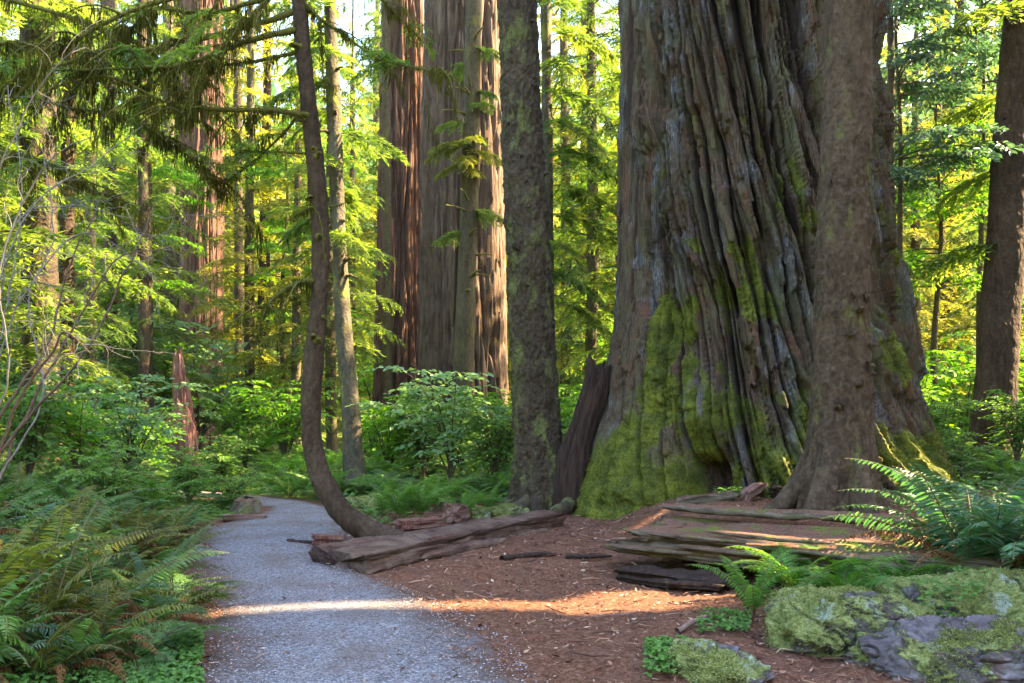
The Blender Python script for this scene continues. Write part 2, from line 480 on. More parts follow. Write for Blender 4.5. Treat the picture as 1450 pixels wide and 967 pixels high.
# ------------------------------------------------------------------ ground and path
# rows of the path: depth, x of its edges
PATH = np.array([(-6, -1.1, 1.5), (0, -1.3, 1.0), (3, -1.6, .45), (4.65, -1.80, .06), (5.6, -2.02, -.18), (6.7, -2.32, -.72), (7.8, -2.86, -1.4),
                 (9, -3.45, -1.95), (10, -3.85, -1.85), (10.9, -3.9, -1.9), (12, -3.65, -2.3), (12.9, -3.75, -2.7), (14.0, -4.7, -3.55), (15.2, -6.4, -5.2), (17, -9.5, -8.0), (20, -14, -12.0), (26, -22, -20)])
def path_edges(y):
    return np.interp(y, PATH[:, 0], PATH[:, 1]), np.interp(y, PATH[:, 0], PATH[:, 2])
RW = np.array([3.72, 13.3])     # giant redwood axis
def gh(x, y):
    x = np.asarray(x, float); y = np.asarray(y, float)
    l, r = path_edges(y)
    off = np.maximum(np.maximum(l - x, x - r), 0)          # distance from the path
    onp = sstep(0.0, 1.2, off)
    left = sstep(0.1, 2.6, l - x) * .28 * sstep(30, 18, y)
    mound = .40 * sstep(1.35, 2.4, x + .10 * (y - 9.5)) * sstep(8.2, 9.5, y + .55 * (x - 1.7)) * sstep(24, 17, y)
    und = onp * (.10 * noise(x * .35, y * .35, 1.3) + .045 * noise(x * 1.3, y * 1.3, 5.2) + .015 * noise(x * 4, y * 4, 2.2))
    r2 = np.sqrt(x ** 2 + (y - 10) ** 2)
    far = .05 * np.maximum(r2 - 30, 0) + .0022 * np.maximum(r2 - 45, 0) ** 2 * sstep(400, 100, r2) + sstep(100, 300, r2) * 30
    return left + mound + und + far
def gz(x, y):
    return float(gh(np.array([x]), np.array([y]))[0])

def warp_axis(lo, hi, core_lo, core_hi, step, grow=1.12):
    c = list(np.arange(core_lo, core_hi + 1e-6, step))
    s, v = step, core_hi
    while v < hi:
        s *= grow; v += s; c.append(v)
    s, v = step, core_lo
    while v > lo:
        s *= grow; v -= s; c.insert(0, v)
    return np.array(c)
xs = warp_axis(-420, 420, -6, 6.5, .05)
ys = warp_axis(-420, 420, 3, 14, .05)
X, Y = np.meshgrid(xs, ys)
Z = gh(X, Y)
near = (np.abs(X) < 8) & (Y > 1) & (Y < 18)
l, r = path_edges(Y)
offp = np.maximum(np.maximum(l - X, X - r), 0)
Z = Z + near * sstep(0, .4, offp) * (.012 * noise(X * 9, Y * 9, 3.1) + .008 * noise(X * 22, Y * 22, 8.1))
# colour zones: duff around the giant tree, green undergrowth floor elsewhere
duff = sstep(-2.3, -1.4, X) * sstep(15.2, 13.6, Y) * sstep(9, 6, X)
green = (1 - duff) * sstep(.05, .5, offp)
V = np.stack([X, Y, Z], -1).reshape(-1, 3)
g = link('ground', mk_mesh('ground', V, gridfaces(len(ys), len(xs), False), [M['ground']], None, {'green': green.ravel()}))
g['kind'] = 'structure'

yy = np.concatenate([np.arange(-6, 3, .3), np.arange(3, 13, .05), np.arange(13, 26, .2)])
tt = np.linspace(-.08, 1.08, 70)
Yp = np.repeat(yy[:, None], len(tt), 1)
lp, rp = path_edges(yy)
lp = lp + .10 * noise(yy * .9, 0, 0) + .04 * noise(yy * 4, 1, 0)
rp = rp + .12 * noise(yy * .9, 0, 7) + .05 * noise(yy * 4, 1, 7)
Xp = lp[:, None] + (rp - lp)[:, None] * tt[None, :]
edge = np.minimum(tt, 1 - tt)[None, :] + .05 * noise(Xp * 2.5, Yp * 2.5, 2)
Zp = gh(Xp, Yp) + .016 - .05 * sstep(.07, -.06, edge) + .006 * noise(Xp * 7, Yp * 7, 4) * sstep(0, .2, edge) + .02 * sstep(0, .5, edge)
p = link('path', mk_mesh('path', np.stack([Xp, Yp, Zp], -1).reshape(-1, 3), gridfaces(len(yy), len(tt), False), [M['gravel']], None, {'edge': edge.ravel()}))
p['kind'] = 'structure'

def pebbles():
    n = 22000
    y = 3.2 + 7.5 * rs.rand(n) ** 1.4
    l, r = path_edges(y)
    t = rs.rand(n) * 1.14 - .07
    x = l + (r - l) * t
    z = gh(x, y) + .032
    z = np.where((t < .06) | (t > .94), gh(x, y) + .006, z)
    s = .003 + .006 * rs.rand(n) ** 2.4
    base = np.array([(1, 0, 0), (-1, 0, 0), (0, 1, 0), (0, -1, 0), (0, 0, .7), (0, 0, -.7)], float)
    fc = np.array([(0, 2, 4), (2, 1, 4), (1, 3, 4), (3, 0, 4)])
    a = rs.rand(n) * 6.28
    Vb = base[None] * (s[:, None, None] * (0.7 + .6 * rs.rand(n, 6, 1)))
    ca, sa = np.cos(a)[:, None], np.sin(a)[:, None]
    Vr = np.stack([Vb[..., 0] * ca - Vb[..., 1] * sa, Vb[..., 0] * sa + Vb[..., 1] * ca, Vb[..., 2]], -1)
    Vr += np.stack([x, y, z], -1)[:, None, :]
    Fc = (np.arange(n)[:, None, None] * 6 + fc[None]).reshape(-1, 3)
    o = link('gravel', mk_mesh('gravel', Vr.reshape(-1, 3), Fc, [M['pebble']], None, {'rnd': np.repeat(rs.rand(n), 6)}, False))
    tag(o, 'loose grey stones scattered over the gravel path', 'gravel', None, 'stuff')
pebbles()

def litter():
    gq = Geo()
    n = 44000
    y = 3.6 + 10 * rs.rand(n) ** 1.2
    x = -2.6 + 9 * rs.rand(n)
    l, r = path_edges(y)
    keep = (x > r - .1 + .5 * noise(x * 1.2, y * 1.2, 4)) & (x < y * .66) | (rs.rand(n) < .12 + .35 * np.exp(-np.minimum(np.abs(x - l), np.abs(x - r)) / .15))
    keep &= (x > l - .1)
    x, y = x[keep], y[keep]; n = len(x)
    l, r = path_edges(y)
    z = gh(x, y) + np.where((x > l) & (x < r), .04, .012)
    a = rs.rand(n) * 6.28
    D = np.stack([np.cos(a), np.sin(a), .25 * rs.randn(n)], -1)
    Nn = np.stack([.4 * rs.randn(n), .4 * rs.randn(n), np.ones(n)], -1)
    L = .012 + .06 * rs.rand(n) ** 3
    gq.diamonds(np.stack([x, y, z], -1), D, Nn, L, np.where(rs.rand(n) < .3, .4, .14) * L + .003, 0)
    for i in range(420):
        y0 = 4 + 8 * rs.rand(); l0, r0 = path_edges(np.array([y0]))
        x0 = float(r0[0]) - .3 + rs.rand() ** .7 * 4
        if x0 > y0 * .62: continue
        a0 = rs.rand() * 6.28; L0 = .05 + .22 * rs.rand() ** 2
        q = [(x0 + math.cos(a0) * t * L0 + .02 * rs.randn(), y0 + math.sin(a0) * t * L0 + .02 * rs.randn()) for t in (-.5, 0, .5)]
        gq.tube([(u, v, gz(u, v) + .014 + .012 * rs.rand()) for u, v in q], [.004, .005, .002], 4, 0, rs.rand())
    o = link('needle_litter', gq.mesh('needle_litter', [M['litter']], False))
    tag(o, 'fallen needles, bark flakes and small twigs strewn over brown earth', 'litter', None, 'stuff')
litter()

# ------------------------------------------------------------------ trunks
def trunk_mesh(name, pts, rad, seg, rows, mat, disp=None, cap=True):
    """lofted trunk; disp(theta, s, P) gives a radial offset in metres (grids)"""
    P = spline(np.column_stack([np.asarray(pts, float), np.asarray(rad, float)]), rows)
    Cn, R = P[:, :3], P[:, 3]
    T, A, B = frames(Cn)
    th = np.arange(seg) * 2 * math.pi / seg
    dirv = A[:, None] * np.cos(th)[None, :, None] + B[:, None] * np.sin(th)[None, :, None]
    S = Cn[:, None, 2] + 0 * th[None]
    base = Cn[:, None] + dirv * R[:, None, None]
    off = disp(np.arctan2(dirv[..., 1], dirv[..., 0]), S, base, R[:, None]) if disp else 0
    Vv = base + dirv * np.asarray(off)[..., None]
    return mk_mesh(name, Vv.reshape(-1, 3), gridfaces(rows, seg), [mat])
def scaly(seed, amp=.02, butt=0.0, lobes=3, ph=0.0, hb=.8, z0=0.0):
    def f(th, S, P, R):
        x, y, z = P[..., 0], P[..., 1], P[..., 2]
        d = amp * (1.0 * noise(x * 7 + seed, y * 7, z * 4) + .7 * noise(x * 19, y * 19 + seed, z * 11) + .4 * noise(x * 45, y * 45, z * 22 + seed)) + .03 * noise(x * 1.7, y * 1.7 + seed, z * .6)
        if butt:
            k = np.exp(-np.maximum(S - z0, 0) / hb)
            d = d + butt * k * (np.maximum(np.cos(lobes * (th - ph) + .8 * np.sin(th * 2 + seed)), -.55) + .35 * np.sin((lobes * 2 + 1) * th + seed))
        return d
    return f
def furrow(seed, amp=.06, freq=1.6, butt=.0):
    def f(th, S, P, R):
        u = th * R
        x = np.cos(th) * R * freq; y = np.sin(th) * R * freq
        wv = .35 * noise(x * .5, y * .5, S * .15 + seed)
        a = np.abs(noise(x * 1.7 + seed, y * 1.7 + wv, S * .11))
        b = np.abs(noise(x * 4.1, y * 4.1 + seed, S * .26))
        c = noise(x * 12, y * 12, S * .4 + seed)
        e = np.abs(noise(x * 8.5 + 3, y * 8.5, S * .4 + seed))
        d = amp * (-1.0 * sstep(.2, 0, a) - .5 * sstep(.05, 0, a) - .8 * sstep(.12, 0, b) - .35 * sstep(.14, 0, e) + .25 * c)
        if butt:
            d = d + butt * np.exp(-np.maximum(S, 0) / 1.0) * (1 + .5 * np.cos(5 * th + seed))
        return d
    return f

def giant_redwood():
    t = thing('giant_redwood', 'enormous furrowed redwood trunk with bright moss over its flared base', 'tree', (RW[0], RW[1], 0))
    # photo silhouette: row, left edge, right edge
    prof = np.array([(-2500, 935, 1195), (-900, 905, 1228), (0, 880, 1240), (250, 875, 1250), (450, 870, 1270), (560, 853, 1292), (620, 838, 1312), (690, 818, 1345), (735, 806, 1362), (790, 796, 1375)], float)
    zz = pz(prof[:, 0], 13.0)
    cx = px((prof[:, 1] + prof[:, 2]) / 2, 13.15) - RW[0]
    rr = (prof[:, 2] - prof[:, 1]) / 2 * 13.0 / F
    o = np.argsort(zz); zz, cx, rr = zz[o], cx[o], rr[o]
    z = np.concatenate([np.arange(-.3, 8.6, .0165), np.geomspace(8.7, 34, 40)])
    # dense columns on the side towards the path
    th = np.concatenate([np.linspace(math.pi * .94, math.pi * 2.06, 560, endpoint=False), np.linspace(math.pi * 2.06, math.pi * 2.94, 90, endpoint=False)])
    TH, ZZ = np.meshgrid(th, z)
    R = np.interp(ZZ, zz, rr); XC = np.interp(ZZ, zz, cx)
    ph = TH - 1.5 * math.pi                       # 0 faces the camera, negative to the left
    ph = (ph + math.pi) % (2 * math.pi) - math.pi
    low = np.exp(-np.maximum(ZZ, 0) / 1.3)
    # buttress lobes and hollows between them
    lob = .30 * np.exp(-((ph + 1.02) / .36) ** 2) - .62 * np.exp(-((ph + .50) / .17) ** 2) + .22 * np.exp(-((ph + .22) / .16) ** 2) + .2 * np.exp(-((ph - .55) / .3) ** 2) - .32 * np.exp(-((ph - .98) / .2) ** 2) + .25 * np.exp(-((ph - 1.35) / .2) ** 2)
    fl = lob * low
    # grain runs down to the right
    up = ph * 1.95
    lean = .165 * sstep(-1.25, -.6, ph)
    u = up + lean * (ZZ - 4.0) + .07 * noise(ph * 1.2, ZZ * .3, 3.0) + .012 * noise(ph * 5, ZZ * 1.1, 9.0)
    rough = .25 + .75 * sstep(-1.32, -1.0, ph + .05 * noise(ZZ * .8, 0, 0))       # smooth pale shoulder at the far left
    rough = rough * (1 - .55 * sstep(1.9, .4, ZZ) * sstep(-.45, -.65, ph))
    a = np.abs(noise(u * 1.55, ZZ * .07, 2.4)); b = np.abs(noise(u * 3.6 + 9, ZZ * .12, 6.0)); c = np.abs(noise(u * 8.5, ZZ * .25, 1.0))
    def slabs(fr, zf, wv, sd):
        q = u * fr + wv * noise(u * 1.1, ZZ * .25, sd) + .25 * noise(u * 4, ZZ * .7, sd + 3)
        ci = np.floor(q).astype(int); f = q - ci
        zi = np.floor(ZZ * zf + ((ci * 7919) % 97) / 97.0 * 5 + .35 * noise(u * 9, ZZ * 2, sd)).astype(int)
        h = _perm[(_perm[ci & 255] + zi) & 255] / 255.0
        return h, np.minimum(f, 1 - f)
    h1, g1 = slabs(3.4, .3, .6, 51.0); h2, g2 = slabs(10.5, .8, .9, 57.0); h3, g3 = slabs(25, 1.5, 1.0, 61.0)
    fine = noise(u * 24, ZZ * 1.4, 4.0); fine2 = noise(u * 55, ZZ * 3.2, 7.0)
    plate = noise(u * 1.3 + 4, ZZ * .55, 8.0)
    step = sstep(-.05, .05, plate + .25 * noise(u * 6, ZZ * 2.2, 2))
    fur_a = .55 * sstep(.16, .0, a) + .45 * sstep(.05, 0, a); fur_b = .5 * sstep(.14, 0, b) + .5 * sstep(.045, 0, b); fur_c = sstep(.09, 0, c)
    e1 = sstep(.12, 0, np.abs(noise(u * 15 + 3, ZZ * .8, 3.0))); e2 = sstep(.16, 0, np.abs(noise(u * 31, ZZ * 1.7, 5.0)))
    step2 = sstep(-.03, .03, noise(u * 3.2, ZZ * 1.1, 21) + .3 * noise(u * 11, ZZ * 4, 22)) - .5
    d0 = rough * (.17 * (h1 - .5) - .13 * sstep(.1, 0, g1) * sstep(.25, .6, h1) + .045 * (h2 - .5) - .03 * sstep(.12, .0, g2)) + (.3 + .7 * rough) * (.013 * (h3 - .5) - .010 * sstep(.18, 0, g3))
    d = d0 + rough * (-.48 * fur_a - .26 * fur_b - .06 * fur_c + .11 * (step - .5) + .05 * step2 + .08 * plate) - (.25 + .75 * rough) * (.026 * e1 + .013 * e2) + .012 * fine + .009 * fine2
    crack = 0 * u
    for k, (uc, z0c, z1c, wc, dc) in enumerate(((-2.05, 2.2, 9, .03, .22), (-1.72, .9, 6.5, .035, .28), (-1.42, 3.2, 9, .05, .34), (-1.2, 1.6, 5.2, .03, .25), (-.95, 2.6, 9, .055, .36), (-.72, 1.9, 7.0, .03, .26),
                                                (-.45, 3.6, 9, .06, .36), (-.25, 2.2, 6.2, .035, .28), (.05, 2.9, 9, .05, .34), (.35, 1.6, 7, .04, .28), (.62, 3, 9, .05, .3), (1.3, .8, 6, .05, .3), (1.7, 1, 7, .04, .3))):
        du = np.abs(u - uc - .05 * noise(ZZ * .9, k, 0) - .02 * noise(ZZ * 3.5, k, 5))
        ww = wc * (.6 + .7 * np.abs(noise(ZZ * 1.1, k, 9)))
        crack = np.maximum(crack, dc * sstep(1.0, .45, du / ww) * sstep(z0c, z0c + .5, ZZ) * sstep(z1c, z1c - .6, ZZ))
    d = d - crack
    lump = noise(u * 2.4, ZZ * 1.5, 11) * .035 + noise(u * 6, ZZ * 3.5, 14) * .012 + noise(u * 30, ZZ * 12, 15) * .009
    d = d + lump
    # hollow at the foot
    hol = np.exp(-((ph + .52) / .09) ** 4 - ((ZZ - .58) / .27) ** 4)
    d = d - .42 * hol
    d = d + .26 * np.exp(-((ph + .53) / .15) ** 2 - ((ZZ - 1.42) / .36) ** 2)     # hanging lip above it
    RR = R + fl + d
    Vx = XC + np.cos(TH) * RR; Vy = np.sin(TH) * RR
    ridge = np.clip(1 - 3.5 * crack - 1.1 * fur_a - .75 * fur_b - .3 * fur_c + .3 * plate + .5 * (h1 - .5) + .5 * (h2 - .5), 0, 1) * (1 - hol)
    # moss: thick on the lower left lobe, a tongue climbing the trunk, the gully by the second tree, patches
    mb = fbm(u * 1.4, ZZ * .8, 5.0, 4)
    st = noise(u * 2.6, ZZ * .35, 31) + .6 * noise(u * 7, ZZ * .9, 32)
    moss = 1.0 * sstep(2.1, .7, ZZ + .3 * np.abs(ph + .95) - .35 * mb - .75 * st) * sstep(-.15, -.5, ph)
    moss = np.maximum(moss, .85 * sstep(.34, .12, np.abs(ph + .78 - .08 * (2.3 - ZZ)) + .25 * mb) * sstep(4.3, 3.0, ZZ) * sstep(.6, 1.2, ZZ))
    moss = np.maximum(moss, .85 * sstep(2.4, .6, ZZ - .5 * mb - .4 * st) * np.maximum(sstep(.22, .42, ph), .9 * sstep(-.42, -.3, ph) * sstep(.1, -.05, ph)))
    moss = np.maximum(moss, .62 * sstep(.05, .5, mb + .2 + .3 * noise(u * 5, ZZ * 2.2, 77)) * sstep(8.5, 4.0, ZZ))
    moss = moss - 2.5 * crack
    moss = moss * (1 - .9 * sstep(-.92, -1.1, ph + .08 * mb) * sstep(.9, 1.7, ZZ + .6 * mb))
    moss = moss - .5 * sstep(.12, .5, noise(u * 1.9, ZZ * 1.1, 191) + .5 * noise(u * 7, ZZ * 3.5, 192)) * sstep(.2, .7, ZZ)
    moss = moss * (1 - .8 * hol) - .45 * sstep(.9, 1.7, ZZ) * sstep(.15, .55, noise(u * 2.2, ZZ * .7, 91) + .4 * noise(u * 8, ZZ * 2.5, 92))
    moss = np.where(np.abs(ph) > 1.7, .4, moss)
    pf = sstep(.3, .8, moss)
    RR = RR + pf * (.035 * noise(u * 5, ZZ * 4, 41) + .03 * noise(u * 11, ZZ * 9, 42) + .014 * noise(u * 26, ZZ * 22, 43))
    Vx = XC + np.cos(TH) * RR; Vy = np.sin(TH) * RR
    seg = len(th)
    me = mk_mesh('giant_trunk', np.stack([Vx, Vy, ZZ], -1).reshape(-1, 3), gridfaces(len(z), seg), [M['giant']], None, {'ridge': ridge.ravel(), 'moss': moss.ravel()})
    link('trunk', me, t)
    gm = Geo()
    cand = np.argwhere((moss > .6) & (ZZ < 4) & (np.abs(ph) < 1.6))
    cand = cand[rs.randint(0, len(cand), 30000)]
    ii, jj = cand[:, 0], cand[:, 1]
    p0 = np.stack([Vx[ii, jj], Vy[ii, jj], ZZ[ii, jj]], -1); nr = np.stack([np.cos(TH[ii, jj]), np.sin(TH[ii, jj]), 0 * p0[:, 0] + .2], -1)
    gm.diamonds(p0 + .01 * rs.randn(len(p0), 3), nr * .4 + .8 * rs.randn(len(p0), 3) + [0, 0, -.3], rs.randn(len(p0), 3), .018 + .04 * rs.rand(len(p0)), .008, 0)
    link('moss_tufts', gm.mesh('moss_tufts', [M['moss_green']], False), t)
    # long loosened strips of bark standing off the trunk
    for k in range(26):
        pk = -1.0 + 1.3 * rs.rand(); zb = 1.6 + 5.5 * rs.rand(); L = .5 + 1.3 * rs.rand()
        n = 18
        s = np.linspace(0, 1, n); zq = zb + L * s
        ths = 1.5 * math.pi + pk - .10 * L * (s) + .015 * noise(s * 4, k, 0)
        i = [int(np.argmin(np.abs(z - q))) for q in zq]
        rq = []
        for q, ii in zip(ths, i):
            j = int(np.argmin(np.abs(((th - q + math.pi) % (2 * math.pi)) - math.pi)))
            rq.append(RR[ii, j])
        rq = np.convolve(np.pad(rq, 4, 'edge'), np.ones(9) / 9, 'valid') + .02 + .03 * (1 - s) * rs.rand()
        xc = np.interp(zq, zz, cx)
        wd = (.03 + .05 * rs.rand()) * (np.sin(np.clip(s * 1.0 + .05, 0, 1) * math.pi) ** .5) + .008
        cs, sn = np.cos(ths), np.sin(ths)
        cen = np.stack([xc + cs * rq, sn * rq, zq], -1)
        nrm = np.stack([cs, sn, 0 * cs], -1); tan = np.stack([-sn, cs, 0 * cs], -1)
        a6 = np.array([(1, 0), (.45, .8), (-.5, .7), (-1, 0), (-.6, -1.2), (.6, -1.2)])
        Vs = cen[:, None] + (wd[:, None] * (1 + .3 * noise(s * 9, k, 3))[:, None])[..., None] * (tan[:, None] * a6[None, :, 0, None] + nrm[:, None] * a6[None, :, 1, None] * .5)
        att = np.repeat(.75 + .3 * noise(s * 3, k, 1), 6)
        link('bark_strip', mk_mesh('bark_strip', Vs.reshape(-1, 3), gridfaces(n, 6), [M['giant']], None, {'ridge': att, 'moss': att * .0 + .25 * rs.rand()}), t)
    return t
GIANT = giant_redwood()

# trunks given by photo pixels: list of (u, v, width_px) at one depth
def pix_tree(name, label, mat, d, prof, seg=64, rows=300, disp=None, crown=None, top=24, group=None):
    prof = np.array(prof, float)
    base = at(prof[-1, 0], prof[-1, 1], d)
    gzz = gz(base[0], d)
    t = thing(name, label, 'tree', (base[0], d, gzz), group)
    pts = [at(u, v, d) for u, v, w_ in prof]
    rad = [w_ * d / F / 2 for _, _, w_ in prof]
    p0, p1 = np.array(pts[0]), np.array(pts[1])
    dr = (p0 - p1) / abs(p0[2] - p1[2])
    if top > p0[2]:
        pts.insert(0, p0 + dr * (top - p0[2])); rad.insert(0, rad[0] * .45)
        pts.insert(1, p0 + dr * (top - p0[2]) * .4); rad.insert(1, rad[1] * .85)
    pts.append(pts[-1] + np.array([0, 0, -.45])); rad.append(rad[-1] * 1.15)
    P = np.array(pts)[::-1] - np.array([base[0], d, gzz])
    # more rows in the part the photo shows
    link('trunk', trunk_mesh('trunk', P, rad[::-1], seg, rows, mat, disp), t)
    return t

def stubs(t, prof, d, n, v0, v1, mat, L=.12, seed=0):
    q = np.random.RandomState(seed)
    pr = np.array(prof, float); o = np.array(t.location)
    for k in range(n):
        v = v0 + (v1 - v0) * q.rand(); u = np.interp(v, pr[:, 1], pr[:, 0]); r = np.interp(v, pr[:, 1], pr[:, 2]) * d / F / 2
        az = -math.pi / 2 + q.randn() * 1.1
        D = np.array([math.cos(az), math.sin(az), -.1 + .5 * q.rand()]); c = at(u, v, d) - o
        ll = L * (.4 + q.rand() ** 2 * 1.6)
        s = np.linspace(0, 1, 8)[:, None]
        P = c + D * (r * .9) + D * ll * s + np.array([0, 0, -.25 * ll]) * s ** 2 + .006 * q.randn(8, 3)
        rad = (.022 + .016 * q.rand()) * np.array([1.6, 1.1, .85, .75, .65, .55, .5, .25])
        V, Fq = tube(P, rad, 9)
        V += .005 * noise(V[:, 0] * 40, V[:, 1] * 40, V[:, 2] * 40)[:, None]
        link('branch_stub', mk_mesh('branch_stub', V, Fq, [mat]), t)
T_front = pix_tree('spruce_tree', 'straight brown scaly trunk standing in front of the giant mossy redwood', M['bark_spruce'], 9.2,
    [(1202, 0, 64), (1198, 150, 67), (1196, 300, 71), (1194, 450, 75), (1193, 560, 82), (1190, 630, 92), (1184, 690, 112), (1180, 738, 130)], 160, 800,
    scaly(3, .017, .2, 5, 3.9, .32), top=26)
T_mid = pix_tree('spruce_tree', 'dark rough grey-brown trunk beside the broken stump, rooted at the bare earth', M['bark_fir'], 13.2,
    [(732, 0, 52), (738, 150, 56), (745, 300, 60), (752, 450, 62), (758, 560, 64), (763, 630, 70), (768, 680, 86), (772, 705, 104)], 160, 800,
    scaly(9, .032, .14, 5, 5.6, .35), top=26)
T_right = pix_tree('spruce_tree', 'leaning dark brown trunk rising behind the large sword fern', M['bark_hemlock'], 16.5,
    [(1450, 0, 46), (1437, 150, 48), (1428, 300, 50), (1416, 450, 52), (1406, 580, 54), (1398, 680, 62)], 96, 500, scaly(5, .016, .08, 3, 1, .4), top=26)
T_pale = pix_tree('hemlock_tree', 'slender pale grey trunk just behind the curved trunk at the path bend', M['bark_pale'], 16,
    [(467, 0, 18), (473, 150, 20), (478, 300, 21), (486, 450, 23), (494, 560, 26), (500, 640, 29), (505, 692, 36)], 64, 400, scaly(15, .008, .04, 4, 1, .3), top=24)
T_slim = pix_tree('hemlock_tree', 'slim moss-tinted trunk standing right against the twin redwoods', M['bark_mossy'], 22,
    [(671, 0, 22), (668, 150, 23), (664, 300, 25), (659, 450, 27), (655, 560, 30), (652, 660, 36)], 48, 300, scaly(25, .01), top=24)
T_thin = pix_tree('hemlock_tree', 'thin grey trunk close behind the dark rough trunk', M['bark_pale'], 19,
    [(773, 0, 15), (774, 150, 16), (775, 300, 17), (776, 450, 18), (778, 660, 24)], 40, 200, scaly(29, .008), top=24)

def redwood(label, mat, d, u0, w_top, w_bot, seed, u_bot=None, amp=.08, group=None, top=34):
    u_bot = u_bot or u0
    x, xb = px(u0, d), px(u_bot, d)
    g0 = gz(xb, d)
    t = thing('redwood_tree', label, 'tree', (xb, d, g0), group)
    rt, rb = w_top * d / F / 2, w_bot * d / F / 2
    P = [(0, 0, -.5), (0, 0, .6), ((x - xb) * .35, 0, 3), (x - xb, 0, pz(0, d) - g0), ((x - xb) * 1.5, 0, top)]
    link('trunk', trunk_mesh('trunk', P, [rb * 1.08, rb, rb * .6 + rt * .4, rt, rt * .6], 240, 420, mat, furrow(seed, amp, 1.6, .12)), t)
    return t
redwood('broad grey-barked redwood behind the slim mossy trunk, of the distant pair', M['bark_redgrey'], 27, 655, 110, 136, 3, 655, .21)
redwood('reddish redwood trunk partly veiled by hanging sprays, of the distant pair', M['bark_red'], 29.5, 570, 58, 74, 8, 561, .2)
redwood('sunlit reddish trunk far beyond the red rotten snag', M['bark_red'], 36, 287, 56, 62, 12, 285, .13)

def curved_tree():
    d = 9.7
    pr = np.array([(424, 0, 22), (429, 60, 23), (436, 130, 24), (443, 200, 25), (450, 280, 26), (453, 350, 27), (452, 420, 27), (446, 490, 27), (441, 550, 27), (440, 600, 28), (447, 650, 30), (462, 690, 32), (486, 727, 34), (515, 750, 36), (548, 765, 36), (585, 776, 32)], float)
    base = at(548, 768, d)
    t = thing('curved_tree', 'dark trunk that sweeps in a hook from the path edge, hung with mossy limbs', 'tree', (base[0], d, 0))
    pts = [at(u, v, d + .25 * max(0, (v - 650) / 120) * -.6) for u, v, _ in pr]; rad = [w_ * d / F / 2 for *_, w_ in pr]
    p0, p1 = pts[0], pts[1]
    dr = (p0 - p1) / (p0[2] - p1[2])
    pts = [p0 + dr * 9, p0 + dr * 3] + pts; rad = [.035, .07] + [r_ * (1 + .09 * math.sin(i * 1.9) + .05 * math.sin(i * 4.3)) for i, r_ in enumerate(rad)]
    P = np.array(pts)[::-1] - np.array([base[0], d, 0])
    link('trunk', trunk_mesh('trunk', P, rad[::-1], 64, 700, M['bark_hemlock'], scaly(41, .011)), t)
    return t, base
T_curved, curved_base = curved_tree()

# ------------------------------------------------------------------ conifer foliage
def sprays(gq, P0, az, L, up, droop, tw=14, M_=12, lw=.25, m=0, wood=1, wr=.012, hang=.35, r_bias=0.0):
    """one conifer bough: a drooping limb with flat feathered side twigs"""
    n = max(3, int(tw * (0.6 + .4 * min(L / 2, 1.5))))
    t = np.linspace(.1, 1, n) + .02 * rs.randn(n)
    da = .25 * rs.randn()
    def pos(t):
        r = L * t * (1 - .08 * t)
        a = az + da * t
        return np.stack([P0[0] + r * np.cos(a), P0[1] + r * np.sin(a), P0[2] + up * L * t - droop * L * t * t], -1)
    tw_t = np.linspace(0, 1, 7)
    gq.tube(pos(tw_t), wr * (1.1 - tw_t), 5, wood, .4)
    Pt = pos(t); tan = pos(t + .02) - Pt; tan /= np.linalg.norm(tan, axis=1)[:, None]
    for sd in (1, -1):
        tl = L * (.34 * np.clip(1.08 - t, 0, 1) ** .75) + .09
        tl = tl * (.7 + .6 * rs.rand(n))
        an = sd * (.95 + .25 * rs.randn(n))
        ca, sa = np.cos(an), np.sin(an)
        D = np.stack([tan[:, 0] * ca - tan[:, 1] * sa, tan[:, 0] * sa + tan[:, 1] * ca, tan[:, 2] * .5 - .10 + .12 * rs.randn(n)], -1)
        s = np.linspace(.06, 1, M_)[None, :]
        Q = Pt[:, None] + D[:, None] * (tl[:, None] * s)[..., None]
        Q[..., 2] -= hang * tl[:, None] * s ** 2
        for s2 in (1, -1):
            a2 = s2 * (.75 + .2 * rs.randn(n, M_))
            dx, dy = D[:, None, 0], D[:, None, 1]
            E = np.stack([dx * np.cos(a2) - dy * np.sin(a2), dx * np.sin(a2) + dy * np.cos(a2), D[:, None, 2] - hang * s * .9 + .22 * rs.randn(n, M_)], -1)
            ll = (tl[:, None] * (.34 - .2 * s) + .03) * (.7 + .6 * rs.rand(n, M_))
            k = n * M_
            Nn = np.stack([.35 * rs.randn(k), .35 * rs.randn(k), np.ones(k)], -1)
            gq.diamonds(Q.reshape(-1, 3), E.reshape(-1, 3), Nn, ll.ravel(), ll.ravel() * lw + .006, m, np.clip(rs.rand(k) * .7 + .15 + .25 * rs.randn() + r_bias, 0, 1))
def hang_moss(gq, pts, n, lo, hi, m=0, wid=.02, spread=.03):
    """beard moss: thin strands dangling from the points of a limb"""
    P = np.asarray(pts)
    i = rs.randint(0, len(P) - 1, n); f = rs.rand(n)[:, None]
    Q = P[i] * (1 - f) + P[i + 1] * f + spread * rs.randn(n, 3)
    cl = np.clip(noise(Q[:, 0] * 4.2, Q[:, 1] * 4.2, Q[:, 2] * 2) * 1.5 + .25, .05, 1.2)
    L = lo * (.3 + rs.rand(n)) + (hi - lo) * rs.rand(n) ** 1.6 * cl
    D = np.stack([.12 * rs.randn(n), .12 * rs.randn(n), -np.ones(n)], -1)
    a = rs.rand(n) * 6.28
    Nn = np.stack([np.cos(a), np.sin(a), 0 * a], -1)
    gq.diamonds(Q, D, Nn, L, wid * (.3 + .7 * rs.rand(n)) + L * .03, m, None, .3)
